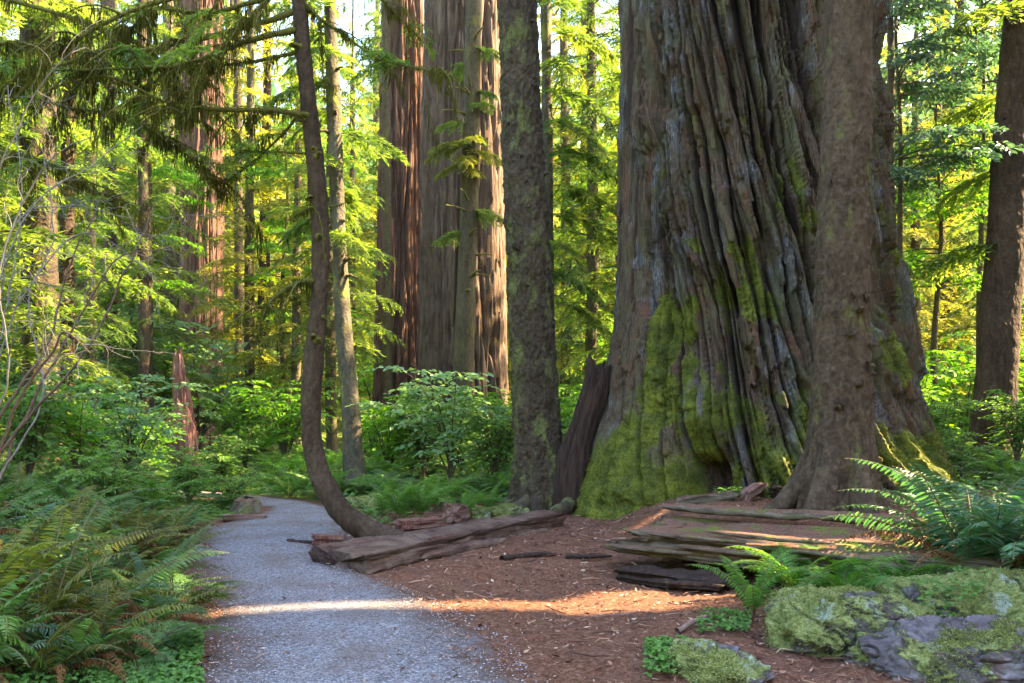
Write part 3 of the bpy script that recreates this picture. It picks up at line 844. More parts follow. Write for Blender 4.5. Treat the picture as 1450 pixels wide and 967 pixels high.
def crown_mesh(seed, z0, z1, Lmax, nb, mat, droop=.35, lw=.24, tw=12, shape=.7, moss=0, wood='twig', lo_len=.8, M_=10):
    global rs
    old, rs = rs, np.random.RandomState(seed)
    gq = Geo()
    for k in range(nb):
        f = (k + rs.rand()) / nb
        z = z0 + (z1 - z0) * f
        L = Lmax * (lo_len + (1 - lo_len) * min(1, f * 3)) * (1 - f * shape) * (.6 + .55 * rs.rand())
        az = k * 2.4 + rs.randn() * .4
        sprays(gq, (0, 0, z), az, L, .1 + .22 * rs.rand() + .25 * f, droop * (.7 + .6 * rs.rand()), tw, M_, lw, 0, 1, .012 + .006 * L, .3 + .3 * rs.rand())
        if moss:
            tt_ = np.linspace(.1, .8, 6)
            pts = np.stack([L * tt_ * math.cos(az), L * tt_ * math.sin(az), z + .2 * L * tt_ - droop * L * tt_ ** 2], -1)
            hang_moss(gq, pts, moss, .06, .4, 2, .02, .05)
    me = gq.mesh('crown', [mat, M[wood], M['moss_hang']], False)
    rs = old
    return me
CR = {}
for i, mt in enumerate(['conifer', 'conifer', 'conifer_yellow', 'conifer_yellow', 'conifer_blue', 'conifer']):
    CR[i] = crown_mesh(100 + i, .9 + .5 * (i % 3), 16.5, 3.0, 62, M[mt], .4, .24, 11, .75, 14 if i in (1, 3) else 0)
TR = {}
for i, mt in enumerate(['bark_hemlock', 'bark_pale', 'bark_mossy', 'bark_fir']):
    P = [(0, 0, -.4), (0, 0, .3), (.05 * i, .05, 6), (.1, -.05, 13), (0, 0, 20)]
    TR[i] = trunk_mesh('trunk', P, [.27, .23, .2, .14, .04], 24, 80, M[mt], scaly(60 + i, .012))
def bg_tree(u, d, crown, trunk, sc=1.0, label=None, group=None, tr_sc=1.0, name='hemlock_tree'):
    x = px(u, d)
    t = thing(name, label, 'tree', (x, d, gz(x, d)), group, rs.rand() * 6.28, sc)
    link('trunk', TR[trunk], t, (0, 0, 0), (0, 0, 0), (tr_sc, tr_sc, 1))
    if crown is not None:
        link('crown', CR[crown], t)
    return t

stubs(T_front, [(1202, 0, 73), (1196, 300, 80), (1193, 560, 90)], 9.2, 16, 20, 600, M['bark_spruce'], .06, 1)
stubs(T_mid, [(732, 0, 52), (745, 300, 60), (758, 560, 64)], 13.2, 14, 10, 600, M['bark_fir'], .09, 2)
stubs(T_pale, [(467, 0, 18), (478, 300, 21), (494, 560, 26)], 16, 14, 10, 560, M['bark_mossy'], .3, 3)
stubs(T_curved, [(424, 0, 22), (443, 200, 25), (453, 350, 27), (446, 490, 27)], 9.7, 12, 60, 500, M['twig_mossy'], .09, 4)
stubs(T_slim, [(671, 0, 22), (664, 300, 25), (655, 560, 30)], 22, 14, 60, 420, M['twig_mossy'], .5, 5)
stubs(T_right, [(1450, 0, 46), (1428, 300, 50), (1406, 580, 54)], 16.5, 10, 20, 560, M['bark_hemlock'], .1, 6)

# ------------------------------------------------------------------ the wood beyond
T_left = pix_tree('spruce_tree', 'grey trunk with one sunlit edge behind the bare twiggy shrub', M['bark_fir'], 17,
    [(52, 0, 44), (54, 150, 45), (56, 300, 46), (57, 450, 47), (58, 600, 50), (58, 690, 60)], 64, 300, scaly(51, .016, .05, 3, 0, .4), top=24)
for u, d, wd, mt, lab in ((156, 25, 17, 'bark_spruce', 'thin sunlit brown trunk beside the leafy thicket, next past the grey trunk'), (128, 22, 14, 'bark_mossy', 'thin mossy trunk close beside the grey trunk with the sunlit edge'),
                          (203, 23, 14, 'bark_fir', 'thin dark trunk standing above the red rotten snag'), (240, 30, 16, 'bark_pale', 'pale slender trunk beside the distant sunlit redwood'), (1263, 17, 9, 'bark_pale', 'spindly pale trunk among glossy leaves behind the giant redwood'),
                          (548, 26, 13, 'bark_mossy', 'thin mossy trunk in front of the reddish redwood'), (338, 34, 12, 'bark_fir', 'thin dark distant trunk at the bright gap beside the curved trunk')):
    pix_tree('hemlock_tree', lab, M[mt], d, [(u - 2, 0, wd * .9), (u, 300, wd), (u + 1, 640, wd * 1.15)], 24, 120, scaly(u, .012), top=24)

bgl = [ # photo column, depth, crown, trunk, scale
    (-40, 15, 0, 0, 1.0), (95, 19, 1, 0, .95), (210, 24, 5, 1, 1.0), (150, 28, 3, 2, 1.1), (355, 31, 3, 1, 1.1), (420, 25, 2, 1, .8),
    (440, 38, 2, 2, 1.2), (500, 40, 3, 1, 1.1), (470, 24, 1, 2, .9), (610, 38, 5, 0, 1.3), (835, 24, 1, 2, 1.0), (800, 31, 3, 1, 1.2), (880, 30, 2, 0, 1.1),
    (905, 20, 5, 1, .9), (760, 42, 2, 0, 1.3), (700, 36, 5, 0, 1.2), (1300, 31, 3, 2, 1.0), (1390, 34, 3, 1, 1.1), (1420, 28, 5, 0, 1.2), (1330, 33, 2, 0, 1.2),
    (1500, 20, 1, 0, 1.0), (1235, 32, 2, 1, 1.1), (1180, 30, 5, 0, 1.1), (-120, 22, 4, 0, 1.1), (40, 33, 2, 1, 1.2), (250, 44, 2, 0, 1.4), (320, 50, 3, 1, 1.5), (1000, 33, 5, 0, 1.2)]
zones = [(350, 'hemlock with feathery boughs in the sunlit wood along the far side of the path'), (760, 'hemlock with feathery boughs in the bright wood around the twin redwoods'),
         (1100, 'hemlock with drooping boughs in the gap behind the giant redwood'), (9999, 'hemlock with drooping boughs in the wood behind the leaning trunk')]
def zone(u):
    for lim, lab in zones:
        if u < lim:
            return lab, lab.replace('hemlock with', 'hemlocks with')
for u, d, c, k, s in bgl:
    lab, grp = zone(u)
    bg_tree(u, d, c, k, s, lab, grp, .8)
for i in range(95):
    d = 36 + 50 * rs.rand() ** 1.1
    u = -250 + 1950 * rs.rand()
    bg_tree(u, d, rs.randint(6), rs.randint(4), 1.1 + .8 * rs.rand(), 'distant hemlock in the hazy depth of the sunlit wood', 'distant hemlocks deep in the wood', 1.0)

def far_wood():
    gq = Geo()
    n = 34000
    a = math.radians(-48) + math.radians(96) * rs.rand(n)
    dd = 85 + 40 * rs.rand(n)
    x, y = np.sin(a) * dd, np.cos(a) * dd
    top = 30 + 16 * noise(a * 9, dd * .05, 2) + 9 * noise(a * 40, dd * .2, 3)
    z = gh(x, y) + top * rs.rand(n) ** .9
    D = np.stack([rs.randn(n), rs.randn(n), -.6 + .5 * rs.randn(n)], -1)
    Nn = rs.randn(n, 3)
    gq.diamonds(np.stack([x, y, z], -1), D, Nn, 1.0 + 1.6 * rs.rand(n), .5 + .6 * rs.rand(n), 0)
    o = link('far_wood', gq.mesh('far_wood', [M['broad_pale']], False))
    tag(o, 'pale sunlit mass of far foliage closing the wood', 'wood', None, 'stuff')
far_wood()

# unseen redwoods added, spaced and leaned to cut sun strips across the clearing
for y15, r0, ln in ((-2.2, 1.9, 0), (2.4, 1.95, 0), (6.28, 1.95, 0), (10.45, 1.47, -.66), (14.1, 2.0, -.95)):
    t = thing('redwood_tree', 'thick unseen redwood trunk added beyond the sword fern to shade the clearing', 'tree', (15, y15, gz(15, y15)), 'unseen redwoods added for shade')
    link('trunk', trunk_mesh('trunk', [(0, 0, -.5), (0, 0, 1), (0, 0, 12.6), (0, ln, 16), (0, ln, 36)], [r0, r0, r0 * .99, r0 * .985, r0 * .93], 64, 160, M['bark_red'], furrow(y15, .04, 1.6)), t)
for x, y, r0 in ((22, 25.0, 1.3),):  # added out of view to keep sun off the slim trunk
    t = thing('redwood_tree', 'unseen redwood added further back to shade the slim moss-tinted trunk', 'tree', (x, y, gz(x, y)))
    link('trunk', trunk_mesh('trunk', [(0, 0, -.5), (0, 0, 1), (0, 0, 12), (0, 0, 40)], [r0, r0, r0 * .95, r0 * .7], 64, 120, M['bark_red'], furrow(y, .05, 1.6)), t)

# ------------------------------------------------------------------ mossy limbs of the curved tree
def mossy_limb(parent, org, pts, r0, subs=8, moss=500, seed=0, hang=(.05, .35), spr=6, sprL=.7):
    P = spline([at(*q) for q in pts], 40) - org
    P += .012 * np.stack([noise(P[:, 0] * 5, seed, 0), noise(P[:, 0] * 5, seed, 5), noise(P[:, 0] * 5, seed, 9)], -1)
    gq, gm = Geo(), Geo()
    gq.tube(P, r0 * (1 - .75 * np.linspace(0, 1, 40)) * (1 + .3 * noise(np.linspace(0, 9, 40), seed, 1)), 8, 0)
    hang_moss(gm, P, moss, hang[0], hang[1], 0, .014, r0 * .8)
    # short fuzz all round the limb
    k = moss
    i = rs.randint(0, 39, k)
    dv = rs.randn(k, 3); dv /= np.linalg.norm(dv, axis=1)[:, None]
    gm.diamonds(P[i] + dv * r0 * .5, dv + .3 * rs.randn(k, 3), rs.randn(k, 3), .03 + .03 * rs.rand(k), .012, 1)
    for j in range(subs):
        i = int(6 + 33 * rs.rand()); p0 = P[i]
        L = .25 + .6 * rs.rand(); az = math.atan2(*(P[min(i + 1, 39)] - P[i - 1])[[1, 0]]) + rs.choice([-1, 1]) * (.4 + .8 * rs.rand())
        s = np.linspace(0, 1, 9)
        Q = np.stack([p0[0] + L * s * math.cos(az), p0[1] + L * s * math.sin(az), p0[2] + .1 * L * s - (.6 + .7 * rs.rand()) * L * s ** 2], -1)
        Q += .02 * np.cumsum(rs.randn(9, 3), 0) * s[:, None]
        gq.tube(Q, r0 * .38 * (1 - .8 * s), 5, 0)
        hang_moss(gm, Q, moss // 4, hang[0], hang[1] * 1.1, 0, .014, .02)
    b = link('branch', gq.mesh('branch', [M['twig_mossy']]), parent)
    link('moss_strands', gm.mesh('moss_strands', [M['moss_hang'], M['moss_green']], False), b)  # hanging moss strands and limb fuzz, in separate clumps
    if spr:
        gs = Geo()
        for j in range(spr):
            i = int(8 + 31 * rs.rand())
            az = math.atan2(*(P[min(i + 1, 39)] - P[i - 1])[[1, 0]]) + rs.randn() * .9
            sprays(gs, P[i], az, sprL * (.5 + .6 * rs.rand()), .05, .3 + .4 * rs.rand(), 10, 9, .16, 0, 1, .005, .3)
        link('foliage', gs.mesh('foliage', [M['conifer'], M['twig_mossy']], False), b)
cb = np.array([curved_base[0], 9.7, 0])
limbs = [
    ([(424, 15, 9.7), (335, 42, 9.5), (250, 62, 9.3), (150, 76, 9.0), (40, 62, 8.6)], .045, 12, 600, 5),
    ([(426, 40, 9.7), (345, 60, 9.4), (265, 90, 9.1), (185, 96, 8.8), (20, 102, 8.3)], .045, 14, 700, 5),
    ([(428, 72, 9.7), (370, 85, 9.6), (310, 93, 9.5), (250, 96, 9.5), (200, 130, 9.4)], .03, 10, 400, 4),
    ([(438, 164, 9.65), (385, 156, 9.4), (310, 155, 9.2), (240, 147, 9.0), (150, 108, 8.7), (60, 130, 8.5)], .042, 10, 500, 3),
    ([(440, 217, 9.7), (400, 216, 9.8), (350, 214, 9.9), (335, 220, 10.0)], .02, 3, 150, 2),
    ([(450, 396, 9.7), (420, 402, 9.6), (385, 425, 9.5), (372, 450, 9.4), (362, 488, 9.4)], .05, 3, 700, 0),
    ([(452, 292, 9.7), (432, 297, 9.5), (408, 312, 9.3)], .028, 1, 260, 0),
    ([(447, 292, 9.7), (470, 292, 9.8), (490, 286, 9.9)], .016, 1, 60, 1),
    ([(430, 8, 9.7), (470, 38, 9.6), (540, 84, 9.5), (600, 98, 9.3), (650, 112, 9.2)], .028, 10, 420, 6),
    ([(430, 0, 9.7), (452, 30, 9.5), (456, 80, 9.5), (460, 150, 9.5)], .02, 4, 300, 2),
    ([(424, -20, 9.7), (300, 18, 9.9), (215, 12, 10.2), (110, 65, 10.5)], .04, 12, 600, 6),
    ([(424, -60, 9.7), (330, -25, 9.2), (200, 10, 8.8), (100, 62, 8.4), (10, 150, 8.0)], .05, 14, 700, 6),
    ([(424, -45, 9.7), (370, 10, 9.2), (320, 60, 8.9), (285, 110, 8.7), (235, 200, 8.6)], .035, 12, 600, 6),
    ([(438, 140, 9.7), (400, 190, 9.9), (345, 240, 10.1), (300, 265, 10.2), (270, 300, 10.3)], .022, 8, 300, 6),
    ([(424, -90, 9.7), (500, -40, 10.2), (560, 20, 10.6), (600, 60, 10.9)], .03, 8, 300, 7),
]
for i, (pts, r0, sb, ms, sp) in enumerate(limbs):
    mossy_limb(T_curved, cb, pts, r0 * .8, sb, int(ms * .8), i, (.04, .31 if i not in (4, 7) else .12), sp // 3)

leftorg = np.array(T_left.location)
t_out = thing('hemlock_tree', 'mossy old hemlock just outside the picture whose dark limbs reach over the fern bank', 'tree', (px(-120, 10.5), 10.5, gz(px(-120, 10.5), 10.5)))
oo = np.array(t_out.location)
link('trunk', TR[2], t_out)
for i, pts in enumerate(([(-110, 40, 10.5), (-20, 90, 10.2), (70, 95, 10), (160, 60, 9.8), (215, 10, 9.6)], [(-110, 150, 10.5), (0, 130, 10.3), (90, 150, 10.1), (170, 165, 10), (250, 205, 9.9), (300, 265, 9.9)],
                         [(-110, 90, 10.5), (20, 60, 10.6), (120, 90, 10.8), (215, 80, 11), (300, 120, 11)], [(-110, 230, 10.5), (-10, 215, 10.4), (80, 235, 10.2), (150, 285, 10)],
                         [(-110, -30, 10.5), (50, 10, 10.3), (150, 45, 10.1), (250, 120, 9.9), (270, 175, 9.8)])):
    mossy_limb(t_out, oo, pts, .034, 13, 700, 50 + i, (.04, .34), 2)

# a bough of bright needles on the slim trunk, and hanging boughs on the neighbours
def boughs(tree, lst, mat, name='bough'):
    o = np.array(tree.location)
    for u, v, d, az, L, droop in lst:
        gq = Geo()
        p0 = at(u, v, d) - o
        sprays(gq, p0, az, L, .12, droop, 20, 14, .2, 0, 1, .012, .4)
        link(name, gq.mesh(name, [M[mat], M['twig_mossy']], False), tree)
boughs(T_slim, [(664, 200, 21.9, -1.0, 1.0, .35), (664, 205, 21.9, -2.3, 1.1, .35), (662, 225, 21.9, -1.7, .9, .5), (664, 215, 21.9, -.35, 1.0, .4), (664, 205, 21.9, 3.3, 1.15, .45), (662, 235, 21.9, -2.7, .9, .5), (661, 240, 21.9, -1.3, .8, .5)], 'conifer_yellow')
for z_, sd in ((70, 1), (90, -1), (130, 1), (150, 1), (175, -1), (300, 1), (330, -1)):
    boughs(T_slim, [(665, z_, 22, (0 if sd > 0 else math.pi) - .4 + .5 * rs.randn(), .7 + .4 * rs.rand(), .3)], 'conifer', 'bough')
boughs(T_thin, [(775, 10 + 42 * i, 19, -.6 + .9 * rs.randn() * .6, 1.4 + 1.0 * rs.rand(), .5 + .3 * rs.rand()) for i in range(11)], 'conifer')
boughs(T_pale, [(470 + i, 12 * i * 3 + 10, 16, rs.rand() * 6.28, .9 + .8 * rs.rand(), .5) for i in range(10)], 'conifer')
boughs(T_left, [(54, -40 + 34 * i, 17, -1.6 + 1.4 * rs.randn(), 1.2 + 1.2 * rs.rand(), .55) for i in range(15)], 'conifer')
boughs(T_right, [(1440 - .3 * i, 20 + 36 * i, 16.6, 2.6 + .7 * rs.randn(), 1.6 + 1.0 * rs.rand(), .45) for i in range(0, 11, 3)], 'conifer')

# ------------------------------------------------------------------ logs, stump, snag, rocks, chips
def log_obj(name, label, A, B, w0, w1, h0, h1, mat, seed, amp=.03, rag=.12, z0=None, cat='log', lift=0.0, flat=.5, rows=150, seg=110, ridge=1.0, part=None, plk=1.0):
    A, B = np.array(A, float), np.array(B, float)
    c = (A + B) / 2; L = np.linalg.norm(B - A); rot = math.atan2(B[1] - A[1], B[0] - A[0])
    za = gz(*A) if z0 is None else z0; zb = gz(*B) if z0 is None else z0
    sx = np.linspace(0, 1, rows)
    th = np.arange(seg) * 2 * math.pi / seg
    S, TH = np.meshgrid(sx, th, indexing='ij')
    Wd = w0 + (w1 - w0) * S; Hd = h0 + (h1 - h0) * S
    cc, ss = np.cos(TH), np.sin(TH)
    yq = np.sign(cc) * np.abs(cc) ** flat * Wd / 2
    zq = np.sign(ss) * np.abs(ss) ** flat * Hd / 2
    xq = (S - .5) * L
    gx = S * L
    a = np.abs(noise(yq * 4 + seed, zq * 6, gx * .35)); b = noise(yq * 14, zq * 14 + seed, gx * .9); e = noise(yq * 40, zq * 40, gx * 2.0 + seed)
    pl = noise(yq * 2.2, zq * 2 + seed, gx * .9)
    d = amp * ridge * (-1.3 * sstep(.14, 0, a) + .7 * b + .3 * e + plk * pl)
    for fr, zf, k in ((22, .9, 1.0), (55, 1.8, .5)):
        q = TH / (2 * math.pi) * fr + .7 * noise(np.cos(TH) * 2, np.sin(TH) * 2 + seed, gx * .5) + .3 * noise(np.cos(TH) * 6, np.sin(TH) * 6, gx * 1.5)
        ci = np.floor(q).astype(int); f = q - ci
        zi = np.floor(gx * zf + ((ci * 7919) % 97) / 97.0 * 5 + .3 * noise(q * 1.5, gx * 3, seed)).astype(int)
        d = d + amp * k * (1.3 * (_perm[(_perm[ci & 255] + zi) & 255] / 255.0 - .5) - .8 * sstep(.14, 0, np.minimum(f, 1 - f)))
    d = d - .5 * amp * sstep(.1, 0, np.abs(noise(yq * 11, zq * 11 + seed, gx * .5))) - .3 * amp * sstep(.14, 0, np.abs(noise(yq * 26 + seed, zq * 26, gx * 1.1)))
    nn = np.stack([0 * cc, cc, ss], -1)
    yq, zq = yq + d * cc, zq + d * ss
    xr = rag * (noise(yq * 5, zq * 9, seed + 2.0) + .6 * noise(yq * 16, zq * 22, seed))
    xq = xq + xr * (np.maximum(1 - S * 8, 0) - np.maximum(1 - (1 - S) * 8, 0))
    V = np.stack([xq, yq, zq + Hd / 2], -1)
    def cap(ring, sgn):
        out = []
        for k in (.8, .55, .3, .0):
            m = ring.mean(0)
            q = m + (ring - m) * k
            q[:, 0] = ring[:, 0] * k + m[0] * (1 - k) - sgn * .02 * (1 - k) + .03 * noise(q[:, 1] * 12, q[:, 2] * 12, seed + 5) * (k > 0)
            out.append(q)
        return out
    rings = cap(V[0], -1)[::-1] + list(V) + cap(V[-1], 1)
    V = np.stack(rings)
    # follow the slope between both ends
    V[..., 2] += (V[..., 0] / L) * (zb - za)
    t = thing(name, label, cat, (c[0], c[1], (za + zb) / 2 + lift), None, rot)
    link(part or 'body', mk_mesh(part or 'body', V.reshape(-1, 3), gridfaces(len(rings), seg), [mat]), t)
    return t
slab = log_obj('slab_log', 'damp reddish split log lying at the path edge under the curved trunk', (-1.62, 7.95), (.50, 10.75), .82, .42, .21, .21, M['wet_log'], 3.0, .026, .12, None, 'log', -.03, .26, 220, 160, 1.0, None, .25)
def splinter(t, x, y, z, L, w_, h_, mat, seed, rot=0, name='splinter'):
    s = np.linspace(0, 1, 24)
    P = np.stack([(s - .5) * L, 0 * s + .015 * noise(s * 3, seed, 0), .02 * noise(s * 3, seed, 4)], -1)
    r = w_ / 2 * np.clip(np.sin(s * math.pi), 0, 1) ** .4 + .004
    V, Fq = tube(P, r, 10)
    V[:, 2] *= h_ / w_; V[:, 1] += .1 * w_ * noise(V[:, 0] * 14, V[:, 1] * 30, seed)
    V[:, 2] += .15 * h_ * noise(V[:, 0] * 9, V[:, 1] * 40, seed + 3)
    link(name, mk_mesh(name, V, Fq, [mat]), t, (x, y, z), (0, 0, rot))
splinter(slab, -.3, -.36, .06, 1.5, .16, .12, M['wet_log'], 1, .02)
splinter(slab, .7, -.26, .05, 1.2, .13, .12, M['wet_log'], 2, -.03)
old = log_obj('old_log', 'huge flat weathered log with moss and needles on top, beside the giant redwood', (1.42, 8.62), (4.1, 6.75), 1.5, 1.3, .23, .26, M['old_log'], 8.0, .03, .35, .02, 'log', .09, .4, 200, 150, 1.0)
for k in range(5):
    splinter(old, -1.2 + .28 * k + .2 * rs.rand(), -.72 - .05 * rs.rand(), .10 + .03 * (k * 5 % 8), .9 + .7 * rs.rand(), .10, .05, M['old_log'], 20 + k, .05 * rs.randn())
splinter(old, -1.0, .60, .34, 1.7, .2, .10, M['old_log'], 31, .0); splinter(old, .2, .62, .36, 1.8, .22, .10, M['old_log'], 32, -.03)
log_obj('root_chunk', 'dark rotten wood jutting out under the end of the old log', (1.05, 7.85), (1.8, 7.15), .28, .25, .10, .12, M['dark_stump'], 12, .03, .1, None, 'wood')

def pointed(name, label, d, prof, mat, seed, cat='stump', amp=.05, flatten=.55, jag=.25):
    prof = np.array(prof, float)[::-1]
    base = at(prof[0][0], prof[0][1], d); g0 = gz(base[0], d)
    t = thing(name, label, cat, (base[0], d, g0))
    pts = np.array([at(u, v, d) for u, v, _ in prof]) - np.array([base[0], d, g0]); rad = [q[2] * d / F / 2 for q in prof]
    pts = np.vstack([pts[0] + [0, 0, -.35], pts]); rad = [rad[0] * 1.1] + rad
    def disp(th, S, P, R):
        x, y = np.cos(th) * R, np.sin(th) * R
        return amp * (-1.2 * sstep(.2, 0, np.abs(noise(x * 6 + seed, y * 6, S * .5))) + .8 * noise(x * 14, y * 14, S * 1.2 + seed) + .4 * noise(x * 34, y * 34, S * 3)) + R * .25 * noise(np.cos(th) * 1.2 + seed, np.sin(th) * 1.2, S * .6)
    me = trunk_mesh('body', pts, rad, 90, 200, mat, disp)
    co = np.empty(len(me.vertices) * 3, np.float32); me.vertices.foreach_get('co', co); co = co.reshape(-1, 3)
    co[:, 1] *= flatten
    top = sstep(co[:, 2].max() * .75, co[:, 2].max(), co[:, 2])
    co[:, 2] += top * jag * (1.2 * noise(co[:, 0] * 6 + 3, co[:, 1] * 4, seed) + .22 * noise(co[:, 0] * 27, co[:, 1] * 18, seed) - .1)
    me.vertices.foreach_set('co', co.ravel()); me.update()
    link('body', me, t)
    return t
pointed('broken_stump', 'jagged dark brown broken stump between the dark rough trunk and the giant redwood', 12.7, [(850, 517, 3), (849, 519, 30), (845, 540, 36), (836, 570, 36), (827, 600, 38), (819, 630, 40), (814, 660, 46), (810, 700, 50)], M['dark_stump'], 4, 'stump', .05, .6, .22)
pointed('rotten_snag', 'crumbling red rotten snag rising from the undergrowth', 18, [(252, 500, 14), (253, 530, 20), (256, 570, 24), (257, 610, 38), (259, 650, 42), (260, 700, 48)], M['red_snag'], 7, 'snag', .06, .8, .3)
pointed('mossy_stump', 'low mossy stump where the path bends out of sight', 12.4, [(352, 702, 16), (352, 708, 34), (350, 718, 42), (349, 730, 48)], M['old_log'], 11, 'stump', .04, 1.0, .05)

# roots of the dark trunk and between it and the giant tree
def root(parent, org, pts, r, mat, seed):
    P = spline(np.array([[x, y, gz(x, y) + h] for x, y, h in pts]) - org, 40)
    rr = np.interp(np.linspace(0, 1, 40), np.linspace(0, 1, len(r)), r)
    V, Fq = tube(P, rr, 20)
    V += (.012 * noise(V[:, 0] * 14 + seed, V[:, 1] * 14, V[:, 2] * 14) + .02 * noise(V[:, 0] * 4 + seed, V[:, 1] * 4, V[:, 2] * 4))[:, None] * np.array([1, .5, 1])
    link('root', mk_mesh('root', V, Fq, [mat]), parent)
om = np.array(T_mid.location)
mx, my = om[0], om[1]
root(T_mid, om, [(mx + .1, my - .1, .6), (mx + .28, my - .35, .22), (mx + .30, my - .75, .1), (mx + .1, my - 1.1, .05), (mx - .05, my - 1.35, -.06)], [.14, .13, .11, .09, .03], M['bark_fir'], 1)
root(T_mid, om, [(mx + .15, my, .7), (mx + .45, my - .2, .3), (mx + .62, my - .55, .1), (mx + .66, my - .9, -.05)], [.12, .11, .08, .03], M['bark_fir'], 2)
root(T_mid, om, [(mx - .1, my - .05, .35), (mx - .35, my - .5, .08), (mx - .7, my - .8, .04), (mx - 1.0, my - .9, -.08)], [.12, .1, .09, .04], M['bark_mossy'], 3)
of = np.array(T_front.location); fx, fy = of[0], of[1]
root(T_front, of, [(fx - .14, fy - .02, .6), (fx - .32, fy + .05, .26), (fx - .52, fy + .12, .07), (fx - .75, fy + .2, -.06)], [.11, .12, .1, .04], M['bark_spruce'], 4)
root(T_front, of, [(fx + .12, fy - .08, .45), (fx + .22, fy - .2, .13), (fx + .3, fy - .4, -.08)], [.11, .10, .05], M['bark_spruce'], 5)
root(T_front, of, [(fx - .02, fy - .15, .45), (fx - .06, fy - .3, .12), (fx - .08, fy - .45, -.08)], [.12, .11, .05], M['bark_spruce'], 6)

def boulder(label, c, size, seed, moss=0.5, amp=.25, rot=0.0, name='mossy_rock', mat='rock', cat='rock', seg=(260, 150)):
    nu, nv = seg
    th = np.arange(nu) * 2 * math.pi / nu; ph = np.linspace(-.45 * math.pi, .5 * math.pi, nv)
    PH, TH = np.meshgrid(ph, th, indexing='ij')
    n = np.stack([np.cos(PH) * np.cos(TH), np.cos(PH) * np.sin(TH), np.sin(PH)], -1)
    q = np.sign(n) * np.abs(n) ** .8
    k = 1 + amp * (.9 * noise(n[..., 0] * 1.2 + seed, n[..., 1] * 1.2, n[..., 2] * 1.2) + .4 * noise(n[..., 0] * 2.8, n[..., 1] * 2.8 + seed, n[..., 2] * 2.8))
    P = q * k[..., None] * np.array(size)
    crk = np.abs(noise(P[..., 0] * 3 + seed, P[..., 1] * 3, P[..., 2] * 5))
    e = -.04 * sstep(.07, 0, crk) - .02 * sstep(.1, 0, np.abs(noise(P[..., 0] * 7, P[..., 1] * 7 + seed, P[..., 2] * 10))) + .022 * (.4 - np.abs(noise(P[..., 0] * 9, P[..., 1] * 9, P[..., 2] * 13 + seed))) + .016 * (.4 - np.abs(noise(P[..., 0] * 21, P[..., 1] * 21, P[..., 2] * 26 + seed))) + .025 * noise(P[..., 0] * 5.5, P[..., 1] * 5.5, P[..., 2] * 5.5 + seed) + .02 * noise(P[..., 0] * 11, P[..., 1] * 11, P[..., 2] * 11 + seed) + .011 * noise(P[..., 0] * 27, P[..., 1] * 27, P[..., 2] * 27) + .006 * noise(P[..., 0] * 75, P[..., 1] * 75, P[..., 2] * 75)
    P = P + n * e[..., None]
    t = thing(name, label, cat, (c[0], c[1], gz(c[0], c[1])), None, rot)
    ms = np.clip(moss + .6 * noise(P[..., 0] * 2.2, P[..., 1] * 2.2, seed + 9), 0, 1)
    me = mk_mesh('body', P.reshape(-1, 3), gridfaces(nv, nu), [M[mat]], None, {'moss': ms.ravel()})
    link('body', me, t)
    # cushions of moss standing off the surface
    gq = Geo()
    sel = np.argwhere((ms > min(.5, np.quantile(ms, .8))) & (PH > .0))
    sel = sel[rs.randint(0, len(sel), 9000)]
    p0 = P[sel[:, 0], sel[:, 1]]; nrm = n[sel[:, 0], sel[:, 1]]
    m_ = len(p0)
    gq.diamonds(p0 + .02 * rs.randn(m_, 3) * [1, 1, .2], nrm * .5 + .9 * rs.randn(m_, 3) * [1, 1, .4], rs.randn(m_, 3), .010 + .016 * rs.rand(m_), .005, 0)
    link('moss_tufts', gq.mesh('moss_tufts', [M['moss_tuft']], False), t)
    return t
M['moss_tuft'] = leaf_mat('moss_tuft', (.08, .09, .025), (.2, .22, .065), (.38, .39, .16), .3, (1.3, 1.4, .7), .9, .05)
boulder('pale-mossed knobbly boulder beside the small upright fern', (2.16, 5.5), (.52, .48, .30), 2.0, .55, .22)
boulder('bare purplish rock with a dark split, in front of the pale-mossed boulder', (2.62, 4.95), (.66, .42, .22), 5.0, .1, .25, -.15)
boulder('green-mossed boulder below the big arching sword fern', (3.45, 5.85), (.9, .42, .30), 9.0, .7, .22)
boulder('low mossy mound of rotten wood at the edge of the bare earth', (1.13, 4.75), (.2, .36, .10), 13.0, .5, .25, .3, 'mossy_mound', 'rock', 'mound')
boulder('small dark mossy stone beside the roots of the dark trunk', (-.05, 12.1), (.28, .22, .16), 17.0, .6, .25)
boulder('rounded mossy stone between ferns and the slab log', (-.55, 12.0), (.3, .2, .15), 21.0, .7, .25)
boulder('mossy stone at the foot of the pale grey trunk', (-2.2, 13.2), (.5, .25, .2), 27.0, .8, .25)

def chip(label, x, y, L, w_, h_, mat, rot, seed, lift=0.0, tilt=0.0, cat='wood', name='wood_chunk'):
    t = log_obj(name, label, (x - L / 2 * math.cos(rot), y - L / 2 * math.sin(rot)), (x + L / 2 * math.cos(rot), y + L / 2 * math.sin(rot)), w_, w_ * .7, h_, h_ * .7, M[mat], seed, .02, .08, None, cat, lift, .5, 40, 40)
    t.rotation_euler[1] = tilt
chip('short red wood chunk between the path and the slab log', -2.02, 9.3, .32, .2, .14, 'red_snag', .4, 31)
chip('pale broken wood piece behind the slab log among ferns', -1.15, 10.5, .5, .26, .16, 'red_snag', .5, 32)
chip('orange-brown rotten chunk behind the slab log beside a mossy stone', -.7, 11.0, .4, .25, .28, 'chip', 1.2, 33)
chip('flat reddish wood lying where the path narrows', -3.62, 11.45, .55, .2, .09, 'chip', .35, 34)
chip('split sunlit wood leaning at the hollow of the giant redwood', 2.98, 10.35, .45, .16, .14, 'chip', .75, 35, .06, -.35)
chip('curled grey root lying before the hollow of the giant redwood', 2.35, 10.2, .7, .16, .16, 'old_log', .1, 36)
